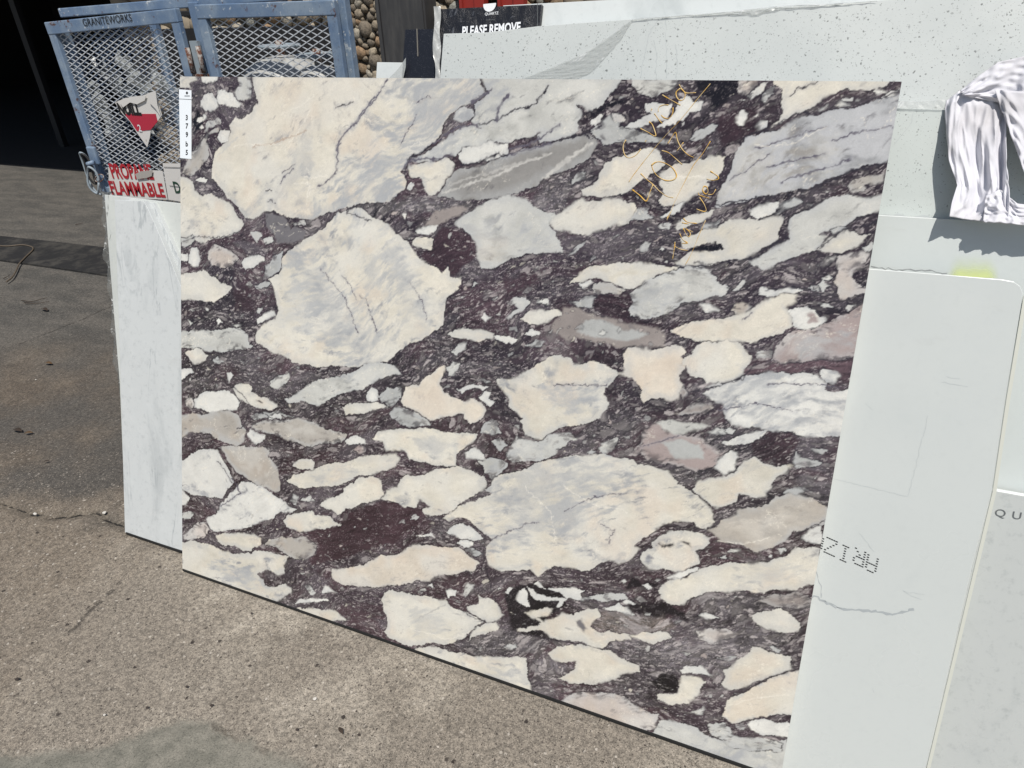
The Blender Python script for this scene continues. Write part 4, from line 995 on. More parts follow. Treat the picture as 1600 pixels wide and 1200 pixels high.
# charcoal cabinet on the wall and red panels
cb = thing('steel_cabinet', (-1.33, 3.95, 0), 'charcoal steel cabinet standing against the river stone wall', 'cabinet')
boxm('body', -1.54, -1.13, 3.83, 4.0, 0, 2.2, m_cab, cb); boxm('door', -1.525, -1.145, 3.818, 3.828, .05, 2.15, m_cab, cb); boxm('seam_strip', -1.50, -1.493, 3.812, 3.817, .05, 2.15, m_dark, cb)
for i, (pa, pb) in enumerate((((718, 0), (756, 0)), ((778, 0), (818, 0)))):
    a = wall(*pa, 3.85); b = wall(*pb, 3.85)
    pt = thing('red_post', ((a[0]+b[0])/2, 3.9, 0), ('left red steel post at the wall above the black film, beside the cabinet', 'right red steel post at the wall above the black film')[i], 'post', 'red steel posts in front of the stone wall')
    boxm('web', a[0], b[0], 3.87, 3.92, 0, 2.0, m_red, pt); boxm('flange', a[0], a[0]+.02, 3.84, 3.868, 0, 2.0, m_red, pt); boxm('flange', b[0]-.075, b[0], 3.85, 3.868, 0, 2.0, m_red, pt)

# ================= gas cage =================
YC = 1.0; ztop = 1.475; xl, xm, xr = -1.15, -.44, .16
XR2, YD = -.19, YC+.46
cg = thing('gas_cage', (-.5, YC, 0), 'blue grey steel gas cage with expanded metal doors and propane signs', 'cage')
zb = .12
def frame_bar(name, a, b, w_=.036, d_=.03, mt=m_blue, par=cg): return bevel(MB().bar(a, b, w_, d_).build(name, mt, par), .003, 2)
def meshpanel(par, P0, EX, EZ, W, Hh, mt=m_mesh, cw=.046, chh=.0205, th=.0027, name='mesh_panel'):
    """expanded metal: zigzag strands in the plane P0 + EX*u + EZ*v"""
    P0 = Vector(P0); EX = Vector(EX); EZ = Vector(EZ); N = EX.cross(EZ).normalized(); mb = MB(); m_ = chh/cw
    for sgn in (1, -1):
        n0 = int((Hh+W*m_)/chh)+2
        for k in range(n0):
            c0 = k*chh-(W*m_ if sgn > 0 else 0)          # v = c0 + sgn*m*u
            us = [0., W]; 
            lo, hi = 0., W
            for vv in (0., Hh):
                pass
            # clip v to 0..Hh
            u_a = (0-c0)/(sgn*m_); u_b = (Hh-c0)/(sgn*m_)
            lo = max(0., min(u_a, u_b)); hi = min(W, max(u_a, u_b))
            if hi-lo < .004: continue
            a = P0+EX*lo+EZ*(c0+sgn*m_*lo)+N*(.0009*sgn); b = P0+EX*hi+EZ*(c0+sgn*m_*hi)+N*(.0009*sgn)
            mb.bar(a, b, th, th*.8, N)
    o = mb.build(name, mt, par); tag(o, kind='stuff'); return o
EZ = (0, 0, 1)
# fixed frame
frame_bar('corner_post', (xl+.018, YC+.03, 0), (xl+.018, YC+.03, ztop-.02)); frame_bar('corner_post', (xr-.01, YC+.03, 0), (xr-.01, YC+.03, ztop+.04))
frame_bar('rear_post', (xl+.018, YD, 0), (xl+.018, YD, ztop)); frame_bar('rear_post', (XR2, YD, 0), (XR2, YD, ztop))
frame_bar('centre_post', (xm+.008, YC+.02, 0), (xm+.008, YC+.02, ztop+.03), .040, .04)
frame_bar('top_rail', (xl+.05, YC+.035, ztop+.012), (xr+.01, YC+.035, ztop+.045), .03, .05)
frame_bar('rear_rail', (xl, YD, ztop-.01), (XR2, YD, ztop-.01), .02, .02, m_dark); frame_bar('side_rail', (xl+.018, YC+.05, ztop-.03), (xl+.018, YD-.02, ztop-.03)); frame_bar('side_rail', (xr-.03, YC+.05, ztop), (XR2+.01, YD-.02, ztop))
bp = boxm('back_panel', xl+.04, XR2-.03, YD+.01, YD+.02, .1, 1.41, m_dark, cg)
boxm('floor_plate', xl+.02, XR2, YC+.02, YD-.02, .08, .11, m_dark, cg)
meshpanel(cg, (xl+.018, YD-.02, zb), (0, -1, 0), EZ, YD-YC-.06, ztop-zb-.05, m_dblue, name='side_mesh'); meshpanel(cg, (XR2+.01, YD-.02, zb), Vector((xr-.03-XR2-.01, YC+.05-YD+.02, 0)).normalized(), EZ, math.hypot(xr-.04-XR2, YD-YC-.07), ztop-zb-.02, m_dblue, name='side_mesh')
def door(x0, x1, z0, z1l, z1r, par, lab):
    """door leaf: stiles, rails and mesh on plane y = YC"""
    d = mesh('door_leaf', [], [], None, par)
    bpy.data.objects.remove(d)
    leaf = MB(); wv_ = .036
    tt = lambda x: z1l+(z1r-z1l)*(x-x0)/(x1-x0)
    y = YC-.012
    leaf.bar((x0+wv_/2, y, z0), (x0+wv_/2, y, tt(x0)-wv_*.5), wv_, .022); leaf.bar((x1-wv_/2, y, z0), (x1-wv_/2, y, tt(x1)-wv_*.5), wv_, .022)
    o = bevel(leaf.build('door_frame', m_blue, par), .003)
    r_ = MB().bar((x0, y-.001, tt(x0)-wv_/2+.004), (x1, y-.001, tt(x1)-wv_/2+.004), .042, .024, (0, 1, 0)); bevel(r_.build('top_rail', m_blue, o), .003)
    r_ = MB().bar((x0+wv_, y, z0+wv_/2), (x1-wv_, y, z0+wv_/2), wv_, .022); bevel(r_.build('bottom_rail', m_blue, o), .003)
    r_ = MB().bar((x0+wv_, y, .84), (x1-wv_, y, .84), .03, .02); bevel(r_.build('middle_rail', m_blue, o), .003)
    meshpanel(o, (x0+wv_, y+.006, z0+wv_), (1, 0, 0), EZ, x1-x0-2*wv_, min(tt(x0), tt(x1))-z0-2*wv_+.012)
    return o
dl = door(xl, -.487, .14, 1.452, 1.482, cg, 'l'); dr = door(-.40, xr-.003, .14, 1.490, 1.489, cg, 'r')
for (x, z0_, z1_, mt) in ((-.474, 1.29, 1.37, m_rust), (-.424, 1.29, 1.375, m_rust)):
    MB().tube([(x, YC-.026, z0_), (x, YC-.026, (z0_+z1_)/2), (x, YC-.026, z1_)], .008, 10).build('hinge', mt, cg, smooth=True)
MB().box((-.448, YC-.012, 1.335), (.018, .006, .055)).build('hinge_plate', m_greyp, cg); MB().box((-.45, YC-.016, 1.275), (.03, .008, .012)).build('hinge_bracket', m_rust, cg)

# text helper
def text_mesh(s, size, bold=0., sx=1., space=1.):
    cu = bpy.data.curves.new('t', 'FONT'); cu.body = s; cu.size = size; cu.offset = bold*size; cu.space_character = space; cu.align_x = 'LEFT'; cu.resolution_u = 3
    ob = bpy.data.objects.new('t', cu); COLL.objects.link(ob); bpy.context.view_layer.update()
    dg = bpy.context.evaluated_depsgraph_get(); m_ = bpy.data.meshes.new_from_object(ob.evaluated_get(dg)); bpy.data.objects.remove(ob); bpy.data.curves.remove(cu)
    V_ = [(v_.co.x*sx, v_.co.y) for v_ in m_.vertices]; F_ = [tuple(p.vertices) for p in m_.polygons]; bpy.data.meshes.remove(m_); return V_, F_
def place_text(name, s, size, p0, ex, ey, mt, par, bold=0., sx=1., width=None, clip=None, space=1.):
    V_, F_ = text_mesh(s, size, bold, sx, space)
    w0 = min(v_[0] for v_ in V_); w1 = max(v_[0] for v_ in V_)
    k = (width/(w1-w0)) if width else 1.
    p0 = Vector(p0); ex = Vector(ex); ey = Vector(ey)
    return mesh(name, [p0+ex*((v_[0]-w0)*k)+ey*v_[1] for v_ in V_], F_, mt, par)
def flat(name, P, mt, par=None, th=.0012, n=(0, -1, 0), loc=None):
    """thin sheet from an outline, th thick away from n"""
    P = [Vector(p) for p in P]; n = Vector(n); k = len(P); V_ = P+[p-n*th for p in P]
    F_ = [tuple(range(k)), tuple(range(2*k-1, k-1, -1))]+[(i, i+k, (i+1) % k+k, (i+1) % k) for i in range(k)]
    o = mesh(name, V_, F_, mt, par, loc); bm = bmesh.new(); bm.from_mesh(o.data); bmesh.ops.recalc_face_normals(bm, faces=bm.faces); bm.to_mesh(o.data); bm.free(); return o
def C_(y, *P): return [wall(px, py, y) for px, py in P]
# graffiti on the top rail
a, b = wall(131, 41, YC-.027), wall(207, 33, YC-.027)
ex = Vector(b-a); L = ex.length; ex.normalize(); place_text('graffiti', 'GRANITEWORKS', .034, a, ex, (0, 0, 1), m_ink, cg, width=L)
# torn warning placard
ys = YC-.032
pl = flat('placard', C_(ys, (180, 160), (196, 153), (215, 152), (232, 146), (243, 143), (247, 160), (253, 180), (247, 188), (236, 201), (234, 215), (230, 230), (213, 206), (203, 190), (186, 172)), m_sign, cg)
flat('red_half', C_(ys-.0015, (194, 178), (243, 178), (246, 190), (235, 203), (214, 205), (204, 190)), m_pink, pl)
a = wall(217, 205, ys-.003); place_text('number', '2', .034, a, (1, 0, 0), (0, 0, 1), m_whiteink, pl, .02)
a = wall(187, 178, ys-.003); place_text('torn_lettering', 'NUILL', .055, a, (1, 0, .0), (0, 0, 1), m_ink, pl, .05, .6, width=.115)
flat('torn_flap', C_(ys-.006, (186, 158), (205, 151), (228, 149), (226, 157), (214, 163), (203, 160), (192, 168)), m_sign, pl); flat('torn_flap', C_(ys-.007, (230, 146), (243, 142), (246, 165), (252, 184), (243, 170), (233, 160)), m_sign, pl)
# propane sign
ys = YC-.034
sg = flat('propane_sign', C_(ys, (169, 262), (254, 267), (262, 312), (172, 309)), m_sign, cg)
for s_, pa, pb, top in (('PROPANE', (176, 278), (241, 280), 256), ('FLAMMABLE', (175, 303), (259, 308), 283)):
    a = wall(*pa, ys-.002); b = wall(*pb, ys-.002); tp = wall(pa[0]-3, top, ys-.002); ex = Vector(b-a); L = ex.length; ex.normalize()
    ob = place_text('lettering', s_, (tp[2]-a[2])/.70, a, ex, (0, 0, 1), m_redink, sg, .03, .6, width=L)
flat('torn_flap', C_(ys-.006, (211, 272), (219, 268), (238, 266), (237, 275), (229, 278), (214, 280)), mat('grey_torn_vinyl', l3(168, 164, 158), .6), sg)
sg2 = flat('notice_sign', C_(ys, (254, 255), (290, 256), (300, 318), (263, 312)), m_sign, cg)
a = wall(274, 301, ys-.002); place_text('lettering', 'D', .062, a, (1, 0, 0), (0, 0, 1), m_green, sg2, .02, .8)
for (p, q) in (((256, 261), (290, 262)), ((265, 290), (290, 293))):
    MB().bar(wall(*p, ys-.002), wall(*q, ys-.002), .0016, .0008).build('rule_line', m_greyink, sg2)
# latch and cable loop at the left stile
lt = Vector(wall(146, 256, YC-.05))
mb = MB(); mb.box(lt+Vector((0, .012, .03)), (.022, .008, .035)); bevel(mb.build('latch_plate', m_blue, cg), .006, 3)
MB().tube([lt+Vector((-.02, -.01, 0)), lt+Vector((.0, -.02, .004)), lt+Vector((.022, -.012, .01))], .009, 10).build('latch_handle', m_blue, cg, smooth=True)
def loop(cx, cz, rx, rz, y, tilt=0., n=28, jit=0.):
    return [Vector((cx+rx*math.cos(a_)*math.cos(tilt)-rz*math.sin(a_)*math.sin(tilt), y+jit*math.sin(3*a_), cz+rx*math.cos(a_)*math.sin(tilt)+rz*math.sin(a_)*math.cos(tilt))) for a_ in [2*math.pi*i/n for i in range(n+1)]]
ctr = wall(144, 268, YC-.06)
cbl = thing('cable_loop', tuple(ctr), 'coiled grey security cable hanging at the latch of the cage', 'cable')
for i, (dx, dz, rx, rz, ti) in enumerate(((-.012, -.01, .027, .085, .18), (.0, .012, .018, .06, .1), (.016, -.03, .03, .055, -.2))):
    MB().tube(loop(ctr[0]+dx, ctr[2]+dz, rx, rz, YC-.06-.01*i, ti, jit=.004), .0042, 8).build('cable', m_dark if i == 1 else m_greyp, cbl, smooth=True)
c2_ = wall(157, 278, YC-.07); MB().tube(loop(c2_[0], c2_[2], .03, .012, YC-.075, .4), .0022, 6).build('wire', m_rust, cbl, smooth=True)
# cylinders inside the cage
def cyl(x, y, r, h, lab, name='gas_cylinder'):
    o = thing(name, (x, y, .11), lab, 'cylinder', 'gas cylinders in the cage')
    prof = [(0, .11), (r*.8, .11), (r, .15), (r, h-r*.55)]+[(r*math.cos(a_), h-r*.55+r*.55*math.sin(a_)) for a_ in (.3, .6, .9, 1.2, 1.45)]+[(.0, h)]
    MB().lathe((x, y, 0), prof, 32).build('tank', m_tank, o, smooth=True)
    MB().tube([(x, y, h-.01), (x, y, h+.03), (x, y, h+.05)], .014, 10).build('valve', m_rust, o, smooth=True)
    pts = [Vector((x+.07*math.cos(a_), y+.07*math.sin(a_), h+.03)) for a_ in [i*2*math.pi/20 for i in range(21)]]
    MB().tube(pts, .007, 6).build('collar_ring', m_greyp, o, smooth=True)
cyl(-.30, YC+.24, .155, 1.325, 'wide grey gas cylinder behind the right cage door, nearest its centre'); cyl(-.085, YC+.17, .075, 1.30, 'slim grey gas cylinder at the right end of the cage')
cyl(-.59, YC+.30, .12, 1.18, 'grey gas cylinder behind the cage centre post'); cyl(-.82, YC+.28, .11, .74, 'short grey gas cylinder low behind the left cage door'); cyl(-1.04, YC+.20, .07, .62, 'lowest gas cylinder in the left corner of the cage')
# crumpled film hanging in the left bay
rf = random.Random(8)
bd = thing('film_bundle', (-.8, YC+.2, .9), 'strips of torn clear film hanging inside the left cage bay', 'plastic film')
for (p, q) in (((150, 95), (255, 215)), ((190, 85), (235, 160)), ((230, 105), (275, 175)), ((135, 130), (190, 230)), ((240, 120), (283, 165)), ((200, 235), (240, 262))):
    for k in range(3):
        a = Vector(wall(p[0]+rf.uniform(-8, 8), p[1]+rf.uniform(-6, 6), YC+.2)); b = Vector(wall(q[0]+rf.uniform(-10, 10), q[1]+rf.uniform(-8, 8), YC+.22)); n_ = 9
        w_ = rf.uniform(.006, .02); V_ = []
        for i in range(n_+1):
            s = i/n_; c_ = a.lerp(b, s)+Vector((rf.uniform(-.008, .008), rf.uniform(-.015, .015), rf.uniform(-.006, .006))); d_ = Vector((w_*(.4+math.sin(math.pi*s)), rf.uniform(-.01, .01), w_*.5)); V_ += [c_-d_, c_+d_]
        mesh('film_strip', V_, [(2*i, 2*i+1, 2*i+3, 2*i+2) for i in range(n_)], m_clear2, bd)

# ================= leaning slabs =================
def U3(u, v_, off): return Vector(slab_xyz(u, v_, off))
SNv = Vector(SN)
def slab_poly(name, P, off, th, mt, label=None, cat='stone slab', group=None, edge=m_edge, bev=.0012, parent=None, px=True):
    """P: outline (u,v) on the leaning plane, face towards the viewer, th thick"""
    k = len(P); Fr = [U3(a, b, off) for a, b in P]; Bk = [U3(a, b, off+th) for a, b in P]
    base = tuple(U3(sum(p[0] for p in P)/k, min(p[1] for p in P), off))
    V_ = Fr+Bk; F_ = [tuple(range(k)), tuple(range(2*k-1, k-1, -1))]+[(i, i+k, (i+1) % k+k, (i+1) % k) for i in range(k)]
    me_ = bpy.data.meshes.new(name); me_.from_pydata([tuple(p) for p in V_], [], F_); bm = bmesh.new(); bm.from_mesh(me_); bmesh.ops.recalc_face_normals(bm, faces=bm.faces); bm.to_mesh(me_); bm.free()
    me_.materials.append(mt); me_.materials.append(edge or mt)
    for p in me_.polygons: p.material_index = 0 if abs(Vector(p.normal).dot(SNv)) > .8 else 1
    o = link(me_, name, None, parent, loc=None if parent else base)
    if bev: bevel(o, bev, 2)
    if label: tag(o, label, cat, group)
    return o
def uvp(off, *P): return [tuple(slab_uv(px, py, off)) for px, py in P]
vb = lambda off: .3795*off+.0005
# --- the hero slab
st = thing('marble_slab', (BRc[0]/2, 0, 0), 'large polished breccia marble slab with cream clasts in purple grey matrix', 'stone slab')
Ug, Vg, Cg = build_pattern(.0021)
hh, ww_ = Ug.shape
Pg = np.stack([Ug, np.zeros_like(Ug), np.zeros_like(Ug)], -1)+SUP[None, None]*Vg[..., None]
idx = np.arange(hh*ww_).reshape(hh, ww_)
Fq = np.stack([idx[:-1, :-1], idx[:-1, 1:], idx[1:, 1:], idx[1:, :-1]], -1).reshape(-1, 4)
# rim ring for the sawn edges, 20 mm thick
ring = np.concatenate([idx[0, :], idx[1:, -1], idx[-1, -2::-1], idx[-2:0:-1, 0]])
TH = .02
Vf = Pg.reshape(-1, 3); R0 = Vf[ring]; R1 = R0-SN[None]*TH
n0 = len(Vf); nr = len(ring); Vall = np.concatenate([Vf, R0, R1])
ia = n0+np.arange(nr); ib = np.roll(ia, -1); ja = n0+nr+np.arange(nr); jb = np.roll(ja, -1)
Fe = np.stack([ia, ja, jb, ib], -1)
c4 = [0, ww_-1, ww_-1+hh-1, 2*(ww_-1)+hh-1]; Fb = np.array([[n0+nr+i for i in c4]])
me = bpy.data.meshes.new('slab_body'); np_mesh(me, Vall-np.array(st.location)[None], np.concatenate([Fq, Fe, Fb]))
ca = me.attributes.new('stone', 'FLOAT_COLOR', 'POINT'); cc = np.ones((len(Vall), 4), np.float32); cc[:n0, :3] = Cg.reshape(-1, 3); ca.data.foreach_set('color', cc.ravel())
me.materials.append(m_stone); me.materials.append(m_sedge)
mi = np.zeros(len(Fq)+nr+1, np.int32); mi[len(Fq):] = 1; me.polygons.foreach_set('material_index', mi)
ob = bpy.data.objects.new('slab_body', me); COLL.objects.link(ob); ob.parent = st
# sticker
def PS(px, py, lift=.0): return Vector(hit(px, py, SN*lift, SN))
lb = flat('sticker', [PS(*p, .0008) for p in ((279.5, 139.5), (299, 141), (299, 248.5), (281.5, 247))], m_lab, st, .0006, SN)
for k, ch in enumerate('379b5'):
    a = PS(290, (187.5, 200.5, 214, 228.5, 241.8)[k], .0012); place_text('character', ch, .0185, a, (1, 0, 0), SUP, m_ink, lb, .03, .95)
flat('logo_mark', [PS(*p, .0012) for p in ((292, 142.5), (294, 145.2), (292, 148), (290, 145.2))], m_ink, lb, .0003, SN)
MB().bar(PS(279.8, 154.5, .001), PS(299, 155.5, .001), .0012, .0004, SN).build('divider_line', m_greyink, lb)
for y_ in (149.2, 150.6): MB().bar(PS(288.3, y_, .001), PS(296.5, y_+.2, .001), .0008, .0004, SN).build('small_print', m_greyink, lb)
# crayon handwriting, strokes on the slab face
STROKE = """
2.2 0 1040,205 1110,245 1190,290
2.4 0 1180,120 1200,150 1230,185 1270,188 1320,185
2.4 0 1190,150 1155,180 1160,225 1190,250 1222,235 1228,190 1195,150
2.0 0 1090,288 1040,290 1010,310 1005,345
2.0 0 1128,310 1125,360 1095,398 1055,395 1030,372
2.2 0 975,360 1010,410 1040,442
2.2 0 952,320 945,338
2.4 0 930,430 955,450 985,535 970,545 920,515 857,484
2.2 0 735,580 715,620 715,670 735,715 770,728 820,705 860,655
2.2 0 905,582 895,597
2.2 0 1085,610 1120,555 1150,515 1165,580 1200,650 1250,700 1300,725
2.0 0 1215,600 1160,672
2.0 0 1035,668 1090,685 1150,735 1205,785
2.6 0 950,790 985,765 1040,765 1110,800 1150,850 1155,890 1120,915 1060,915 1000,880 965,835 950,790
2.0 0 860,860 900,900 960,950 1020,1010 1080,1050 1130,1060
2.8 0 790,995 850,1040 905,1090 930,1030 962,950
1.4 0 760,930 800,870 900,740 1050,560 1200,400 1330,240 1440,110
1.4 0 1440,590 1370,700 1300,790 1220,940 1150,1080 1110,1180 1080,1240
2.2 0 1440,840 1500,880 1505,905 1460,915 1410,905
2.2 0 1385,965 1375,1000 1400,1030 1420,1010 1410,970 1385,965
2.0 0 1420,1035 1460,1030 1485,990
1.8 0 1340,1020 1350,1040 1430,1065
2.2 0 1350,1060 1385,1110 1405,1165 1380,1175 1325,1155
1.8 210 1110,60 1085,95 1078,130
2.0 210 1215,112 1250,145 1330,155
2.0 210 1205,150 1260,160
2.0 210 1215,195 1240,250 1262,266 1272,235 1232,195
1.8 210 1240,205 1292,224
2.0 210 1185,240 1210,290 1250,318 1200,320
2.0 210 1145,310 1140,360 1125,450
2.0 210 1140,345 1190,370 1250,380
1.2 210 1400,130 1350,240 1310,340 1270,430 1230,500
"""
mb = MB()
for ln in STROKE.strip().splitlines():
    w_ = ln.split(); P = [PS(840+float(q.split(',')[0])*3/16, 110+float(w_[1])+float(q.split(',')[1])*3/16, .0004) for q in w_[2:]]
    Q = []
    for i in range(len(P)-1):
        p0_, p1, p2, p3 = P[max(i-1, 0)], P[i], P[i+1], P[min(i+2, len(P)-1)]
        for s in (0, .25, .5, .75): Q.append(.5*((2*p1)+(p2-p0_)*s+(2*p0_-5*p1+4*p2-p3)*s*s+(3*p1-p0_-3*p2+p3)*s**3))
    Q.append(P[-1]); r0 = (float(w_[0])-.25)*.00050
    mb.tube(Q, r0, 6, lambda s, ph=len(mb.v): 1.5-.9*min(1, s*5) if s < .12 else .85+.3*math.sin(ph+s*9))
o = mb.build('crayon_writing', m_crayon, st, smooth=True)

# --- white slabs behind, front to back
O = dict(d=.024, e=.048, c=.080, b=.106, a=.132, n=.156, m=.170, g=.196)
GRP = None
d_ = O['d']; P = uvp(d_, (1250, 411), (1360, 420), (1480, 429.5), (1565, 436.5), (1584, 440), (1594, 447), (1598, 457), (1597, 475), (1572, 620), (1550, 768), (1520, 880), (1447, 1200)); sl_ = np.array(P[-1])-np.array(P[-2]); P.append(tuple(np.array(P[-1])+sl_*((vb(d_)-P[-1][1])/sl_[1])))
P.append((P[0][0]-.02, vb(d_)))
sd = slab_poly('quartz_slab', P, d_, .019, m_whq, 'plain white quartz slab with upside down dotted black lettering, right behind the marble slab')
def PL(px, py, off, lift=.0004): return Vector(hit(px, py, -SN*off+SN*lift, SN))
def dashes(name, segs, off, wid, mt, par):
    mb = MB()
    for a, b in segs: mb.bar(PL(*a, off), PL(*b, off), wid, .0004, SN)
    return mb.build(name, mt, par)
def Z4(x, y): return (1200+x/4, 600+y/4)
GL = {'A': ('01110', '10001', '10001', '11111', '10001', '10001', '10001'), 'R': ('11110', '10001', '10001', '11110', '10100', '10010', '10001'),
      'I': ('01110', '00100', '00100', '00100', '00100', '00100', '01110'), 'Z': ('11111', '00001', '00010', '00100', '01000', '10000', '11111'), 'O': ('01110', '10001', '10001', '10001', '10001', '10001', '01110')}
segs = []; e1 = np.array((-18.6, -8.4))/5; e2 = np.array((4.6, -22.5))/6      # upside down: reading direction and glyph 'down' in photo px
for ch, (cx__, cy__) in (('A', (1362, 881.5)), ('R', (1342.5, 871)), ('I', (1319.5, 865)), ('Z', (1298, 854.5)), ('O', (1277.5, 846))):
    for r_i, row in enumerate(GL[ch]):
        for c_i, bit in enumerate(row):
            if bit == '1':
                p = np.array((cx__, cy__))+e1*(c_i-2)*.98+e2*(r_i-3); 
                if p[0] > 1262: segs.append((tuple(p-e1*.42), tuple(p+e1*.42)))
dashes('dotted_lettering', segs, d_, .0021, m_ink, sd)
def ribbon(name, P, off, w_, mt, par, seed=1, lift=.0003):
    r = random.Random(seed); Q = [PL(*p, off, lift) for p in P]; L = []
    for a, b in zip(Q[:-1], Q[1:]):
        n_ = max(2, int((b-a).length/.006)); L += [a.lerp(b, i/n_)+(Vector((1, 0, 0))*r.uniform(-1, 1)+Vector(SUP)*r.uniform(-1, 1))*min(.0028, w_*.55+.0006) for i in range(n_)]
    L.append(Q[-1]); V_ = []
    for i, p in enumerate(L):
        t_ = (L[min(i+1, len(L)-1)]-L[max(i-1, 0)]).normalized(); s_ = t_.cross(SNv).normalized()*w_*r.uniform(.2, 1.)*.5; V_ += [p-s_, p+s_]
    return mesh(name, V_, [(2*i, 2*i+1, 2*i+3, 2*i+2) for i in range(len(L)-1)], mt, par)
m_vein = mat('grey_vein', l3(160, 166, 168), .4); m_scuff = mat('pencil_scuff', l3(178, 184, 184), .6)
ribbon('vein', [(1262, 934), (1272, 931), (1283, 936), (1300, 947), (1320, 952), (1350, 953), (1372, 956), (1395, 961), (1412, 956), (1428, 952)], d_, .0065, m_vein, sd); ribbon('vein', [(1275, 890), (1282, 915), (1283, 934)], d_, .002, m_vein, sd, 3)
ribbon('vein', [(1285, 937), (1300, 943), (1315, 951)], d_, .002, m_vein, sd, 7)
for i, P_ in enumerate((((1303, 749), (1340, 757), (1385, 768), (1419, 776)), ((1419, 775), (1428, 740), (1440, 690), (1450, 650)), ((1470, 597), (1490, 600), (1512, 604)), ((1478, 589), (1500, 592)), ((1410, 923), (1425, 932), (1440, 937)), ((1412, 925), (1445, 929)), ((1352, 630), (1364, 641)), ((1362, 1075), (1366, 1083)), ((1343, 832), (1366, 862)))):
    ribbon('scuff', P_, d_, .0011, m_scuff, sd, 20+i)
# slab with QU lettering, right
e_ = O['e']; P = uvp(e_, (1530, 763), (1549, 765), (1600, 772), (1700, 786)); P = [P[0], (P[3][0]+.5, P[3][1]), (P[3][0]+.5, vb(e_)), (1.80, vb(e_))]
P[0] = (1.90, P[0][1]-.0)
se = slab_poly('quartz_slab', P, e_, .02, m_gryq, 'cloudy grey quartz slab with grey capital letters along its top, far right')
a = PL(1554, 806, e_, .001); b = PL(1600, 813, e_, .001); ex = (b-a).normalized(); place_text('lettering', 'QUARTZ', .021, a, ex, ex.cross(SNv)*(-1 if ex.cross(SNv).dot(Vector(SUP)) < 0 else 1), m_greyink, se, 0., 1.1, space=1.75)
# pale strip added as the chamfered thickness of the plain slab's right edge
mb = MB(); Q = [U3(slab_uv(px, py, d_)[0]+.0035, slab_uv(px, py, d_)[1], d_-.0005) for px, py in ((1598.5, 462), (1572, 620), (1550, 768), (1447, 1200))]; Q.append(Q[-1]+(Q[-1]-Q[-2])*((Q[-1].z-.004)/(Q[-2].z-Q[-1].z)))
for i in range(4): mb.bar(Q[i], Q[i+1], .006, .003, SNv)
o = mb.build('edge_chamfer', mat('pale_slab_edge', l3(196, 198, 188), .6), sd)
c_ = O['c']; v1 = slab_uv(1360, 340, c_)[1]; v2 = slab_uv(1600, 349, c_)[1]
sc = slab_poly('quartz_slab', [(1.3, v1), (1.945, v2), (2.8, v2+.008), (2.8, vb(c_)), (1.3, vb(c_))], c_, .02, m_whq2, 'white quartz slab with yellow highlighter smear below the hanging cloth')
b_ = O['b']; v1 = slab_uv(1405, 168, b_)[1]; v2 = slab_uv(1478, 171.5, b_)[1]
sb = slab_poly('quartz_slab', [(1.3, v1+.004), (1.79, v2), (2.8, v2-.01), (2.8, vb(b_)), (1.3, vb(b_))], b_, .02, m_spk2, 'finely speckled white quartz slab under the cloth, below the tall speckled one')
a_ = O['a']; P = uvp(a_, (693, 52.5), (760, 50.5), (847, 40), (985, 30), (1060, 24), (1150, 17), (1225, 10), (1300, 6), (1375, 0)); P += [(2.9, P[-1][1]+.05), (2.9, vb(a_)), (P[0][0], vb(a_))]
sa_ = slab_poly('quartz_slab', P, a_, .02, m_spk, 'tall speckled white quartz slab behind the marble slab with torn film on it')
n_ = O['n']; u0 = slab_uv(688, 14, n_); u1 = slab_uv(847, 6.5, n_)
sn = slab_poly('wrapped_slab', [(u0[0], u0[1]), (u1[0], u1[1]), (u1[0], vb(n_)), (u0[0], vb(n_))], n_, .012, m_film, 'slab wrapped in black printed film with white removal notice at its top', edge=m_film)
a = PL(722, 56, n_, .001); b = PL(813, 49, n_, .001); ex = (b-a).normalized(); ey = SNv.cross(ex)*1.; ey = ey if ey.dot(Vector(SUP)) > 0 else -ey
place_text('notice', 'PLEASE REMOVE', .030, a, ex, ey, m_whiteink, sn, .03, .8, width=(b-a).length)
a = PL(757.5, 24, n_, .001); place_text('print', 'QUARTZ', .0085, a, ex, ey, m_whiteink, sn, .01, width=.036)
cx_ = PL(765, 6.5, n_, .001); mb = MB(); k = 20; ring_ = [cx_+ex*(.017*math.cos(i*2*math.pi/k))+ey*(.017*math.sin(i*2*math.pi/k)) for i in range(k)]
ring_ = [p-ey*max(0, (p-cx_).dot(ey)-.0015) for p in ring_]; mesh('logo_disc', ring_, [tuple(range(k))], m_whiteink, sn)
MB().bar(PL(759, 31.5, n_, .001), PL(773, 31, n_, .001), .0012, .0004, SNv).build('small_print', m_greyink, sn)
MB().bar(PL(840, 6, n_, .001), PL(840, 42, n_, .001), .0012, .0008, SNv).build('film_seam', m_greyink, sn)
# thin offcut strip resting on the black film at the left end
q = [PL(*p, n_, .0) for p in ((694, 54), (760, 51), (759, 55), (694, 60))]
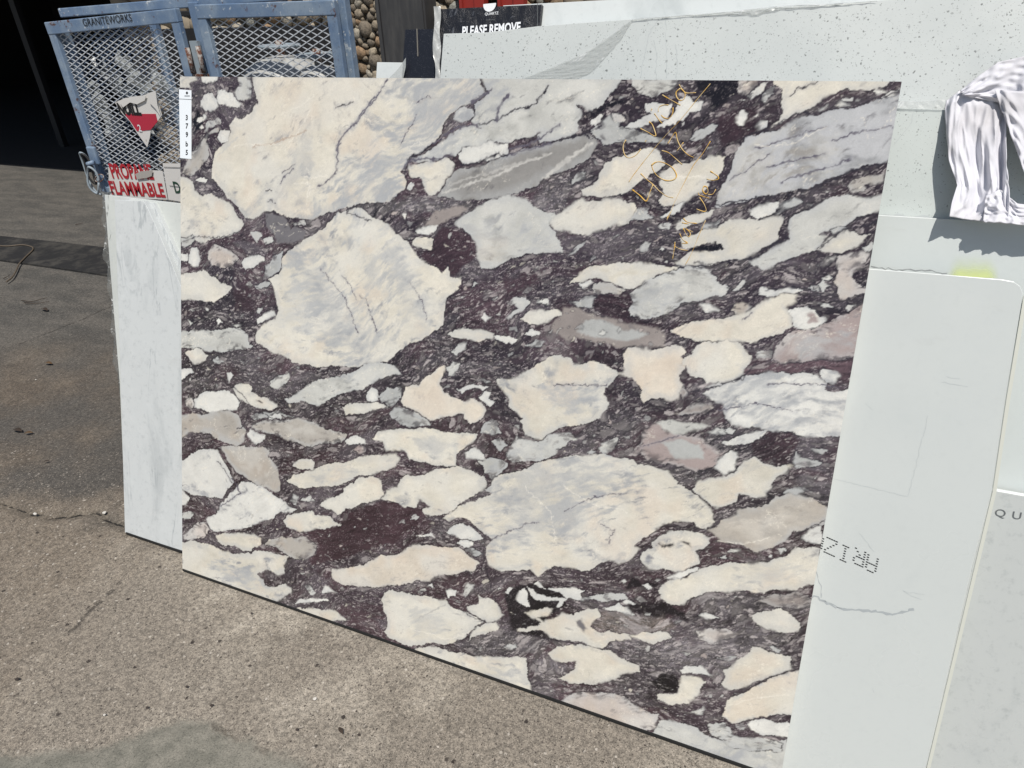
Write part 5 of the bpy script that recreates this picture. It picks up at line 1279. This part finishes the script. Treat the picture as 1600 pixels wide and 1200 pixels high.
# torn translucent film hanging off its left edge
V_ = []; F_ = []; r = random.Random(3)
for i in range(13):
    s = i/12; py = 10+s*118
    l = 677.5+1.5*math.sin(s*9)+(1.5 if s > .7 else 0); rr_ = 688+1.2*math.sin(s*14)
    for j in range(5):
        u_ = j/4; V_.append(PL(l+(rr_-l)*u_, py, n_, .004+.006*abs(math.sin(j*2.4+i*.9))+r.uniform(0, .003)))
F_ = [(i*5+j, i*5+j+1, (i+1)*5+j+1, (i+1)*5+j) for i in range(12) for j in range(4)]
o = mesh('torn_film', V_, F_, film('milky_film_edge', l3(190, 192, 190), .75), None, loc=tuple(V_[-1]), smooth=True); tag(o, 'milky strip of torn film along the left edge of the black wrapped slab', 'plastic film')
m__ = O['m']; P = uvp(m__, (846.5, 5), (1000, -3), (1200, -14)); sm = slab_poly('marble_slab', [(P[0][0]-.1, P[0][1]-.002), (P[0][0]+.0, P[0][1]), P[1], P[2], (2.6, P[2][1]+.03), (2.6, vb(m__)), (P[0][0]-.1, vb(m__))], m__, .02, m_carr, 'white veined marble slab, rearmost and tallest, at the top of the photo')
g__ = O['g']; P = uvp(g__, (633, 46), (680, 44)); sg_ = slab_poly('granite_slab', [P[0], (P[0][0]+.4, P[1][1]), (P[0][0]+.4, vb(g__)), (P[0][0], vb(g__))], g__, .02, m_blackg, 'narrow black granite slab with fine white flecks left of the wrapped slab', edge=m_blackg)
MB().bar(PL(651.5, 45, g__, .001), PL(653, 88, g__, .001), .0022, .002, SNv).build('glue_run', mat('glue', l3(120, 116, 108), .5), sg_)
P = uvp(.230, (589, 97), (634, 98)); slab_poly('quartz_slab', [P[0], (P[1][0]+.05, P[1][1]), (P[1][0]+.05, vb(.23)), (P[0][0], vb(.23))], .230, .02, m_carr, 'low white slab end with bright sawn top beside the black granite slab')
# film corner by the granite slab
P = [(608, 122), (622, 108), (634, 90), (634, 104), (630, 122)]
o = flat('film_corner', [PL(*p, g__, .012) for p in P], m_clear2, None, .0005, SN, loc=tuple(PL(622, 122, g__, .012))); tag(o, 'small triangle of wrinkled clear film left of the black granite slab', 'plastic film')
# torn wrinkled film on the tall speckled slab
def sheet(name, A, B, off, n, m_k, mt, amp, lift, lab, seed=1):
    """ruled sheet between pixel polylines A (upper edge) and B (lower edge) lying on the slab, wrinkled"""
    r = random.Random(seed)
    def samp(P, s):
        x = s*(len(P)-1); i = min(int(x), len(P)-2); f = x-i; return (P[i][0]*(1-f)+P[i+1][0]*f, P[i][1]*(1-f)+P[i+1][1]*f)
    V_ = []
    for i in range(n+1):
        s = i/n; a = samp(A, s); b = samp(B, s)
        for j in range(m_k+1):
            q = j/m_k; p = (a[0]*(1-q)+b[0]*q+r.uniform(-.7, .7), a[1]*(1-q)+b[1]*q+r.uniform(-.4, .4))
            V_.append(PL(*p, off, lift+amp*(.5+.5*math.sin(i*1.9+j*1.3+seed)*math.cos(j*2.1-i*.7))+r.uniform(0, amp*.5)))
    F_ = [(i*(m_k+1)+j, i*(m_k+1)+j+1, (i+1)*(m_k+1)+j+1, (i+1)*(m_k+1)+j) for i in range(n) for j in range(m_k)]
    o = mesh(name, V_, F_, mt, None, loc=tuple(V_[len(V_)//2]), smooth=False)
    return tag(o, lab, 'plastic film')
sheet('torn_film', [(818, 122), (860, 106), (920, 80), (955, 55), (988, 30)], [(900, 124), (925, 112), (950, 85), (970, 62), (989, 32)], a_, 26, 7, m_clear2, .0012, .001, 'wedge of wrinkled torn film across the tall speckled slab', 4)
sheet('film_flap', [(988, 30), (1060, 24), (1130, 19), (1200, 11), (1225, 9), (1300, 6), (1370, 1)], [(988, 32), (1060, 26), (1145, 22), (1180, 23), (1215, 15), (1300, 8), (1370, 2)], a_, 40, 3, m_clear2, .003, .001, 'thin curled flap of film along the top of the tall speckled slab', 5)
sheet('film_band', [(1403, 158), (1440, 159), (1476, 156)], [(1403, 169), (1440, 170), (1478, 170)], b_, 14, 2, m_clear2, .001, .004, 'grey film band along the top edge beside the hanging cloth', 6)
for i, (A, off) in enumerate((([(1030, 30), (1018, 45), (1010, 70), (1000, 122)], a_), ([(1022, 62), (1026, 90), (1025, 122)], a_), ([(1040, 30), (1041, 80), (1041, 122)], a_), ([(1056, 70), (1059, 100), (1056, 122)], a_))):
    ribbon('film_crease', A, off, .0022, m_scuff, sa_, 40+i)
ribbon('scuff', [(1429, 172), (1424, 190), (1416, 203), (1405, 214), (1397, 226)], b_, .0014, m_scuff, sb, 51)
ribbon('film_edge', [(1374, 336), (1400, 336), (1440, 340), (1472, 343)], b_, .010, m_scuff, sb, 52); ribbon('film_edge', [(1360, 417.5), (1400, 421), (1440, 421.5), (1480, 427)], c_, .003, mat('grey_film_line', l3(138, 142, 142), .5), sc, 53)
# fluorescent highlighter smear on the white shelf slab: feathered paint, several thin coats
m_hl = mat('fluorescent_yellow_paint', l3(220, 232, 150), .6); t = NT(m_hl)
gr = t.attr('edge'); nz = t.noise(34, 4); fade = t.ramp(t.math('ADD', gr, t.math('MULTIPLY', t.math('SUBTRACT', nz, .5), .35)), .05, 1.15, 0, .75); t.set(t.b.inputs['Alpha'], fade)
V_ = []; E_ = []
for i in range(21):
    for j in range(13):
        s = i/20; q = j/12; V_.append(PL(1478+s*84-q*(2-4*s), 386+q*(45+s*4), c_, .0004)); E_.append(min(1, 2.2*min(s, 1-s)*2)*q**1.6)
o = mesh('highlighter_smear', V_, [(i*13+j, i*13+j+1, (i+1)*13+j+1, (i+1)*13+j) for i in range(20) for j in range(12)], m_hl, sc)
at = o.data.attributes.new('edge', 'FLOAT', 'POINT'); at.data.foreach_set('value', np.array(E_, np.float32))

for (x0, x1, y0, y1, l_) in ((.002, BRc[0]-.002, -.0004, .03, 'added black strip as contact shade under the foot of the breccia slab'), (-.305, -.004, .057, .10, 'added black strip as contact shade under the pale marble offcuts')):
    o = MB().box(((x0+x1)/2, (y0+y1)/2, .0012), ((x1-x0)/2, (y1-y0)/2, .0042)).build('contact_shade_strip', m_dark2, None, loc=((x0+x1)/2, y0, 0)); tag(o, l_, 'contact shade strip', 'contact shade strips under the slabs')  # added black strips stand in for the dark contact gap below the slabs
# --- left remnants
OF = .05
def lean2(px, py, dy, tan_):  # plane through y=dy at z=0 leaning back by tan_
    n = Vector((0, -1, tan_)).normalized(); return Vector(hit(px, py, (0, dy, 0), n)), n
def rem(name, P, dy, tan_, th, mt, label):
    n = Vector((0, -1, tan_)).normalized(); Fr = [Vector(hit(px, py, (0, dy, 0), n)) for px, py in P]
    for p in Fr: p.z = max(p.z, .001)
    Bk = [p-n*th for p in Fr]
    k = len(Fr); F_ = [tuple(range(k)), tuple(range(2*k-1, k-1, -1))]+[(i, i+k, (i+1) % k+k, (i+1) % k) for i in range(k)]
    me_ = bpy.data.meshes.new(name); me_.from_pydata([tuple(p) for p in Fr+Bk], [], F_); bm = bmesh.new(); bm.from_mesh(me_); bmesh.ops.recalc_face_normals(bm, faces=bm.faces); bm.to_mesh(me_); bm.free()
    me_.materials.append(mt); me_.materials.append(m_edge2)
    for p in me_.polygons: p.material_index = 0 if abs(Vector(p.normal).dot(n)) > .8 else 1
    o = link(me_, name, None, None, loc=tuple(min(Fr, key=lambda q: q.z))); bevel(o, .0012); return tag(o, label, 'stone slab')
r1 = rem('marble_remnant', [(179, 312), (224, 314), (231, 326), (256, 383), (284, 451), (330, 560), (330, 875), (195, 832), (190, 650), (184, 460)], .058, .335, .018, m_rem, 'pale marble offcut with diagonal top corner left of the breccia slab')
r3 = rem('marble_remnant', [(196, 312), (239, 317), (262, 366), (284, 412), (330, 500), (330, 872), (200, 832)], .079, .332, .017, m_rem, 'narrow pale marble offcut edge between the other two, cut on the same slant')
r2 = rem('marble_remnant', [(163, 304), (284, 318), (320, 322), (330, 868), (198, 822), (187, 600), (172, 420)], .100, .325, .018, m_rem2, 'tallest pale marble offcut behind the ones with the slanted top corner')
# sheet of cloudy film hanging behind them on the left
V_ = []; r = random.Random(12); N1, N2 = 40, 6
Ln = Vector((0, -1, .30)).normalized()
for i in range(N1+1):
    s = i/N1; py = 300+s*320; lx = 157+s*28+1.5*math.sin(s*14)-(0 if s < .8 else (s-.8)*-18); rx = 172+s*24
    for j in range(N2+1):
        q = j/N2; p = Vector(hit(lx+(rx-lx)*q, py, (0, .13, 0), Ln)); V_.append(p+Vector((0, .008*math.sin(i*.9+j*1.7)+r.uniform(-.003, .003), 0)))
F_ = [(i*(N2+1)+j, i*(N2+1)+j+1, (i+1)*(N2+1)+j+1, (i+1)*(N2+1)+j) for i in range(N1) for j in range(N2)]
o = mesh('hanging_film', V_, F_, m_clear, None, loc=tuple(V_[-1]), smooth=True); tag(o, 'cloudy plastic sheet hanging down the left side of the marble offcuts', 'plastic film')

# --- cloth
def NZ(x, y, k_): return vnoise(np.array([x]), np.array([y]), k_)[0]*.75+vnoise(np.array([x*2.1+3]), np.array([y*1.7]), k_+1)[0]*.25
def cloth(name, cols, off, lab=None, seed=2, par=None, nu_=70, nv_=60, folds=7, amp=.016, lift=.012, lq=0.):
    """cols: list of (top px, [control px ... bottom]) ruling the cloth left to right; folds run down"""
    r = random.Random(seed); ph = [r.uniform(0, 6) for _ in range(8)]
    def samp(P, s):
        x = s*(len(P)-1); i = min(int(x), len(P)-2); f = x-i; return np.array(P[i])*(1-f)+np.array(P[i+1])*f
    V_ = []
    for i in range(nu_+1):
        s = i/nu_
        for j in range(nv_+1):
            q = j/nv_; fx = s*folds*2.4+.5*math.sin(q*2.2+ph[5])+seed*3.3; fz = q*1.3+ph[6]; nn_ = float(NZ(fx, fz, 1)); nr_ = 1-abs(2*float(NZ(fx*1.4+5+.8*math.sin(q*3.1+s*4), q*3.1+fx*.8, 3))-1); nc_ = 1-abs(2*float(NZ(fx*2.2+9-q*2.2, q*4.2+fx*.6, 5))-1); pts = [samp(c_, q) for c_ in cols]; p = samp(pts, s)
            s_w = s+.10*math.sin(s*5+ph[5])+.05*math.sin(q*2.6+s*9+ph[6])
            f = math.sin(s_w*folds*6.28+1.3*math.sin(q*2.4+ph[0])+ph[1]); f2 = math.sin(s_w*folds*2.7*6.28+2.2*math.sin(q*3.4+ph[2])+ph[3])
            g = math.sin(s*3.1*6.28+q*4+ph[4])
            k = (.35+.65*min(1, q*2.5))
            h = lift+amp*(1.7*(nn_-.35)+.8*nr_*nr_+.55*nc_*nc_)*k+amp*.25*g*k+.0012*math.sin(q*17+s*23+3*math.sin(s*11))+.0016*math.sin(q*31-s*19)*math.sin(q*7+s*13)
            V_.append(PL(p[0], p[1], off, max(h, .003)+lq*q**1.6))
    F_ = [(i*(nv_+1)+j, i*(nv_+1)+j+1, (i+1)*(nv_+1)+j+1, (i+1)*(nv_+1)+j) for i in range(nu_) for j in range(nv_)]
    o = mesh(name, V_, F_, m_cloth, par, loc=None if par else tuple(V_[0]), smooth=True); so_ = o.modifiers.new('thickness', 'SOLIDIFY'); so_.thickness = .0012
    return o
ct = thing('cloth', tuple(PL(1540, 165, b_, .0)), 'crumpled white cotton cloth draped over the slabs at the right edge', 'cloth')
L1 = [(1478, 158), (1476, 175), (1479, 215), (1483, 250), (1496, 290), (1488, 315), (1484, 338)]
L2 = [(1500, 141), (1500, 160), (1500, 200), (1506, 240), (1514, 290), (1512, 325), (1508, 342)]
L3 = [(1530, 146), (1526, 165), (1522, 200), (1527, 245), (1536, 300), (1540, 330), (1538, 346)]
L4 = [(1558, 140), (1560, 165), (1553, 200), (1556, 250), (1560, 290), (1562, 310), (1570, 349)]
L5 = [(1572, 150), (1570, 165), (1572, 185), (1571, 220), (1573, 260), (1576, 290), (1578, 345)]
cloth('hanging_folds', [L1, L2, L3, L4, L5], b_, seed=2, par=ct, folds=1.7, amp=.013, lift=.003, lq=.046)
K0 = [(1500, 142), (1505, 148), (1515, 152)]; K1 = [(1530, 118), (1540, 140), (1560, 160)]; K2 = [(1560, 97), (1575, 125), (1590, 165)]; K3 = [(1600, 88), (1612, 120), (1625, 165)]; K4 = [(1690, 80), (1700, 120), (1710, 170)]
cloth('upper_swathe', [K0, K1, K2, K3, K4], b_, seed=5, par=ct, folds=1.3, amp=.010, lift=.012, nu_=60, nv_=40)
M0 = [(1554, 140), (1572, 190), (1590, 240), (1606, 285)]; M1 = [(1580, 142), (1598, 190), (1612, 240), (1630, 290)]; M2 = [(1640, 145), (1650, 190), (1660, 240), (1670, 300)]; M3 = [(1700, 150), (1710, 190), (1715, 240), (1720, 300)]
cloth('side_fall', [M0, M1, M2, M3], b_, seed=7, par=ct, folds=1.1, amp=.010, lift=.028, nu_=50, nv_=40)
N0 = [(1540, 306), (1538, 330), (1536, 347)]; N1_ = [(1562, 296), (1566, 325), (1566, 348)]; N2_ = [(1590, 318), (1592, 335), (1596, 351)]; N3 = [(1660, 325), (1665, 340), (1668, 356)]
cloth('lower_hem', [N0, N1_, N2_, N3], b_, seed=9, par=ct, folds=1.4, amp=.010, lift=.050, lq=.016, nu_=50, nv_=24)

# ================= things lying on the ground =================
P = gpts((-260, 330), (-100, 356), (0, 369.5), (80, 378), (160, 387), (300, 405), (330, 450), (167, 431), (80, 418), (0, 407), (-120, 392), (-300, 362))
k = len(P); o = mesh('rubber_mat', [Vector(p)+Vector((0, 0, .006)) for p in P]+[Vector(p)-Vector((0, 0, .012)) for p in P], [tuple(range(k)), tuple(range(2*k-1, k-1, -1))]+[(i, (i+1) % k, (i+1) % k+k, i+k) for i in range(k)], None, None, loc=tuple(P[0]))
bm = bmesh.new(); bm.from_mesh(o.data); bmesh.ops.recalc_face_normals(bm, faces=bm.faces); bm.to_mesh(o.data); bm.free()
m_mat = mat('worn_black_rubber', l3(34, 34, 35), .8); t = NT(m_mat); t.col(t.mix(t.ramp(t.noise(7, 6, .7), .42, .68), l3(30, 30, 31), l3(64, 62, 58))); t.bump(t.noise(60, 4), .3, .003); o.data.materials.append(m_mat)
tag(o, 'long worn black rubber strip lying across the yard concrete', 'rubber mat')
def onground(*P, z=.006): return [Vector(ground(px, py))+Vector((0, 0, z)) for px, py in P]
def smoothline(P, n=6):
    Q = []
    for i in range(len(P)-1):
        p0_, p1, p2, p3 = P[max(i-1, 0)], P[i], P[i+1], P[min(i+2, len(P)-1)]
        for k in range(n): s = k/n; Q.append(.5*((2*p1)+(p2-p0_)*s+(2*p0_-5*p1+4*p2-p3)*s*s+(3*p1-p0_-3*p2+p3)*s**3))
    return Q+[P[-1]]
o = MB().tube(smoothline(onground((-20, 384), (10, 387), (35, 385), (50, 388), (52, 393), (40, 405), (31, 415), (26, 426), (20, 436), (11, 443), z=.012)), .005, 6).build('strap', m_wire, None, loc=tuple(ground(31, 415)), smooth=True); tag(o, 'frayed brown strap curling off the black rubber strip', 'strap')
for P, lab in (([(34, 470), (50, 472), (66, 468), (74, 466)], 'longest dry twig on the concrete below the rubber strip'), ([(38, 474), (56, 475), (77, 472)], 'second dry twig touching the longest one'), ([(6, 436), (12, 433), (16, 430)], 'short bent twig beside the end of the strap'), ([(118, 352), (130, 349)], 'small twig lying alone near the left side of the cage')):
    o = MB().tube(smoothline(onground(*P, z=.004), 4), .0028, 5, lambda s: 1-.6*s).build('twig', m_twig, None, loc=tuple(ground(*P[0])), smooth=True); tag(o, lab, 'twig', 'dry twigs on the concrete')
def leaf(px, py, L, a, lab, mt=m_leaf, nm='leaf', cat='leaf', grp='dry leaves on the concrete'):
    p = Vector(ground(px, py))+Vector((0, 0, .003)); V_ = []; F_ = []; n = 7
    ex = Vector((math.cos(a), math.sin(a), 0)); ey = Vector((-math.sin(a), math.cos(a), 0))
    for i in range(n+1):
        s = i/n; w_ = L*.22*math.sin(math.pi*min(.97, s*.94+.03)); cz = .25*L*math.sin(math.pi*s)*.4; c_ = p+ex*(s-.5)*L+Vector((0, 0, cz))
        V_ += [c_-ey*w_+Vector((0, 0, w_*.5)), c_, c_+ey*w_+Vector((0, 0, w_*.35))]
    F_ = [q for i in range(n) for q in ((3*i, 3*i+1, 3*i+4, 3*i+3), (3*i+1, 3*i+2, 3*i+5, 3*i+4))]
    o = mesh(nm, V_, F_, mt, None, loc=tuple(p), smooth=True); so_ = o.modifiers.new('thickness', 'SOLIDIFY'); so_.thickness = .0006; tag(o, lab, cat, grp)
leaf(76, 569, .045, .2, 'curled brown leaf on bare concrete level with the middle of the offcuts'); leaf(45, 678, .035, .6, 'small dark leaf halfway down the left side'); leaf(28, 674, .05, .1, 'long thin leaf left of the small dark one', m_twig)
leaf(73, 722, .02, .9, 'tiny dark leaf just above the main crack', m_twig); leaf(70, 485, .06, -.1, 'broad flat leaf scrap under the two twigs', m_twig)
leaf(533, 1143, .022, -.5, 'dark leaf scrap on the rough concrete in front of the marble slab', m_twig)
def chip(px, py, r, lab, mt, seed):
    q = random.Random(seed); p = Vector(ground(px, py)); bm = bmesh.new(); bmesh.ops.create_icosphere(bm, subdivisions=1, radius=r)
    for v_ in bm.verts: v_.co = Vector((v_.co.x*q.uniform(.7, 1.3), v_.co.y*q.uniform(.6, 1.1), v_.co.z*.5*q.uniform(.6, 1.2)))
    me_ = bpy.data.meshes.new('stone_chip'); bm.to_mesh(me_); bm.free(); me_.materials.append(mt); o = bpy.data.objects.new('stone_chip', me_); COLL.objects.link(o); o.location = p+Vector((0, 0, r*.1)); tag(o, lab, 'stone chip', 'stone chips on the concrete')
m_dchip = mat('dark_pebble', l3(58, 50, 46), .9)
for i, (px, py, r, l_, mt) in enumerate(((492, 1092, .0055, 'white chip on the rough concrete in front of the marble slab', m_chip), (56, 593, .004, 'white chip on the smooth concrete at left', m_chip), (163, 1117, .004, 'white speck near the repair patch', m_chip), (393, 958, .0035, 'dark pebble just below the marble slab edge', m_dchip), (331, 1102, .0045, 'dark pebble above the top of the repair patch', m_dchip), (230, 1105, .004, 'dark pebble left of the repair patch top', m_dchip), (27, 1061, .006, 'largest dark pebble at the left edge of the photo', m_dchip), (292, 1073, .0045, 'dark pebble above and left of the patch peak', m_dchip), (464, 1140, .0045, 'dark pebble right of the repair patch', m_dchip), (561, 1148, .0045, 'dark pebble beside the leaf scrap', m_dchip), (55, 803, .008, 'pale stone chip lodged in the main crack', m_chip), (163, 801, .009, 'pale stone chip lodged at the right end of the crack', m_chip))): chip(px, py, r, l_, mt, i)
for o in list(bpy.data.objects):
    if o.type == 'MESH' and not o.data.polygons: bpy.data.objects.remove(o)
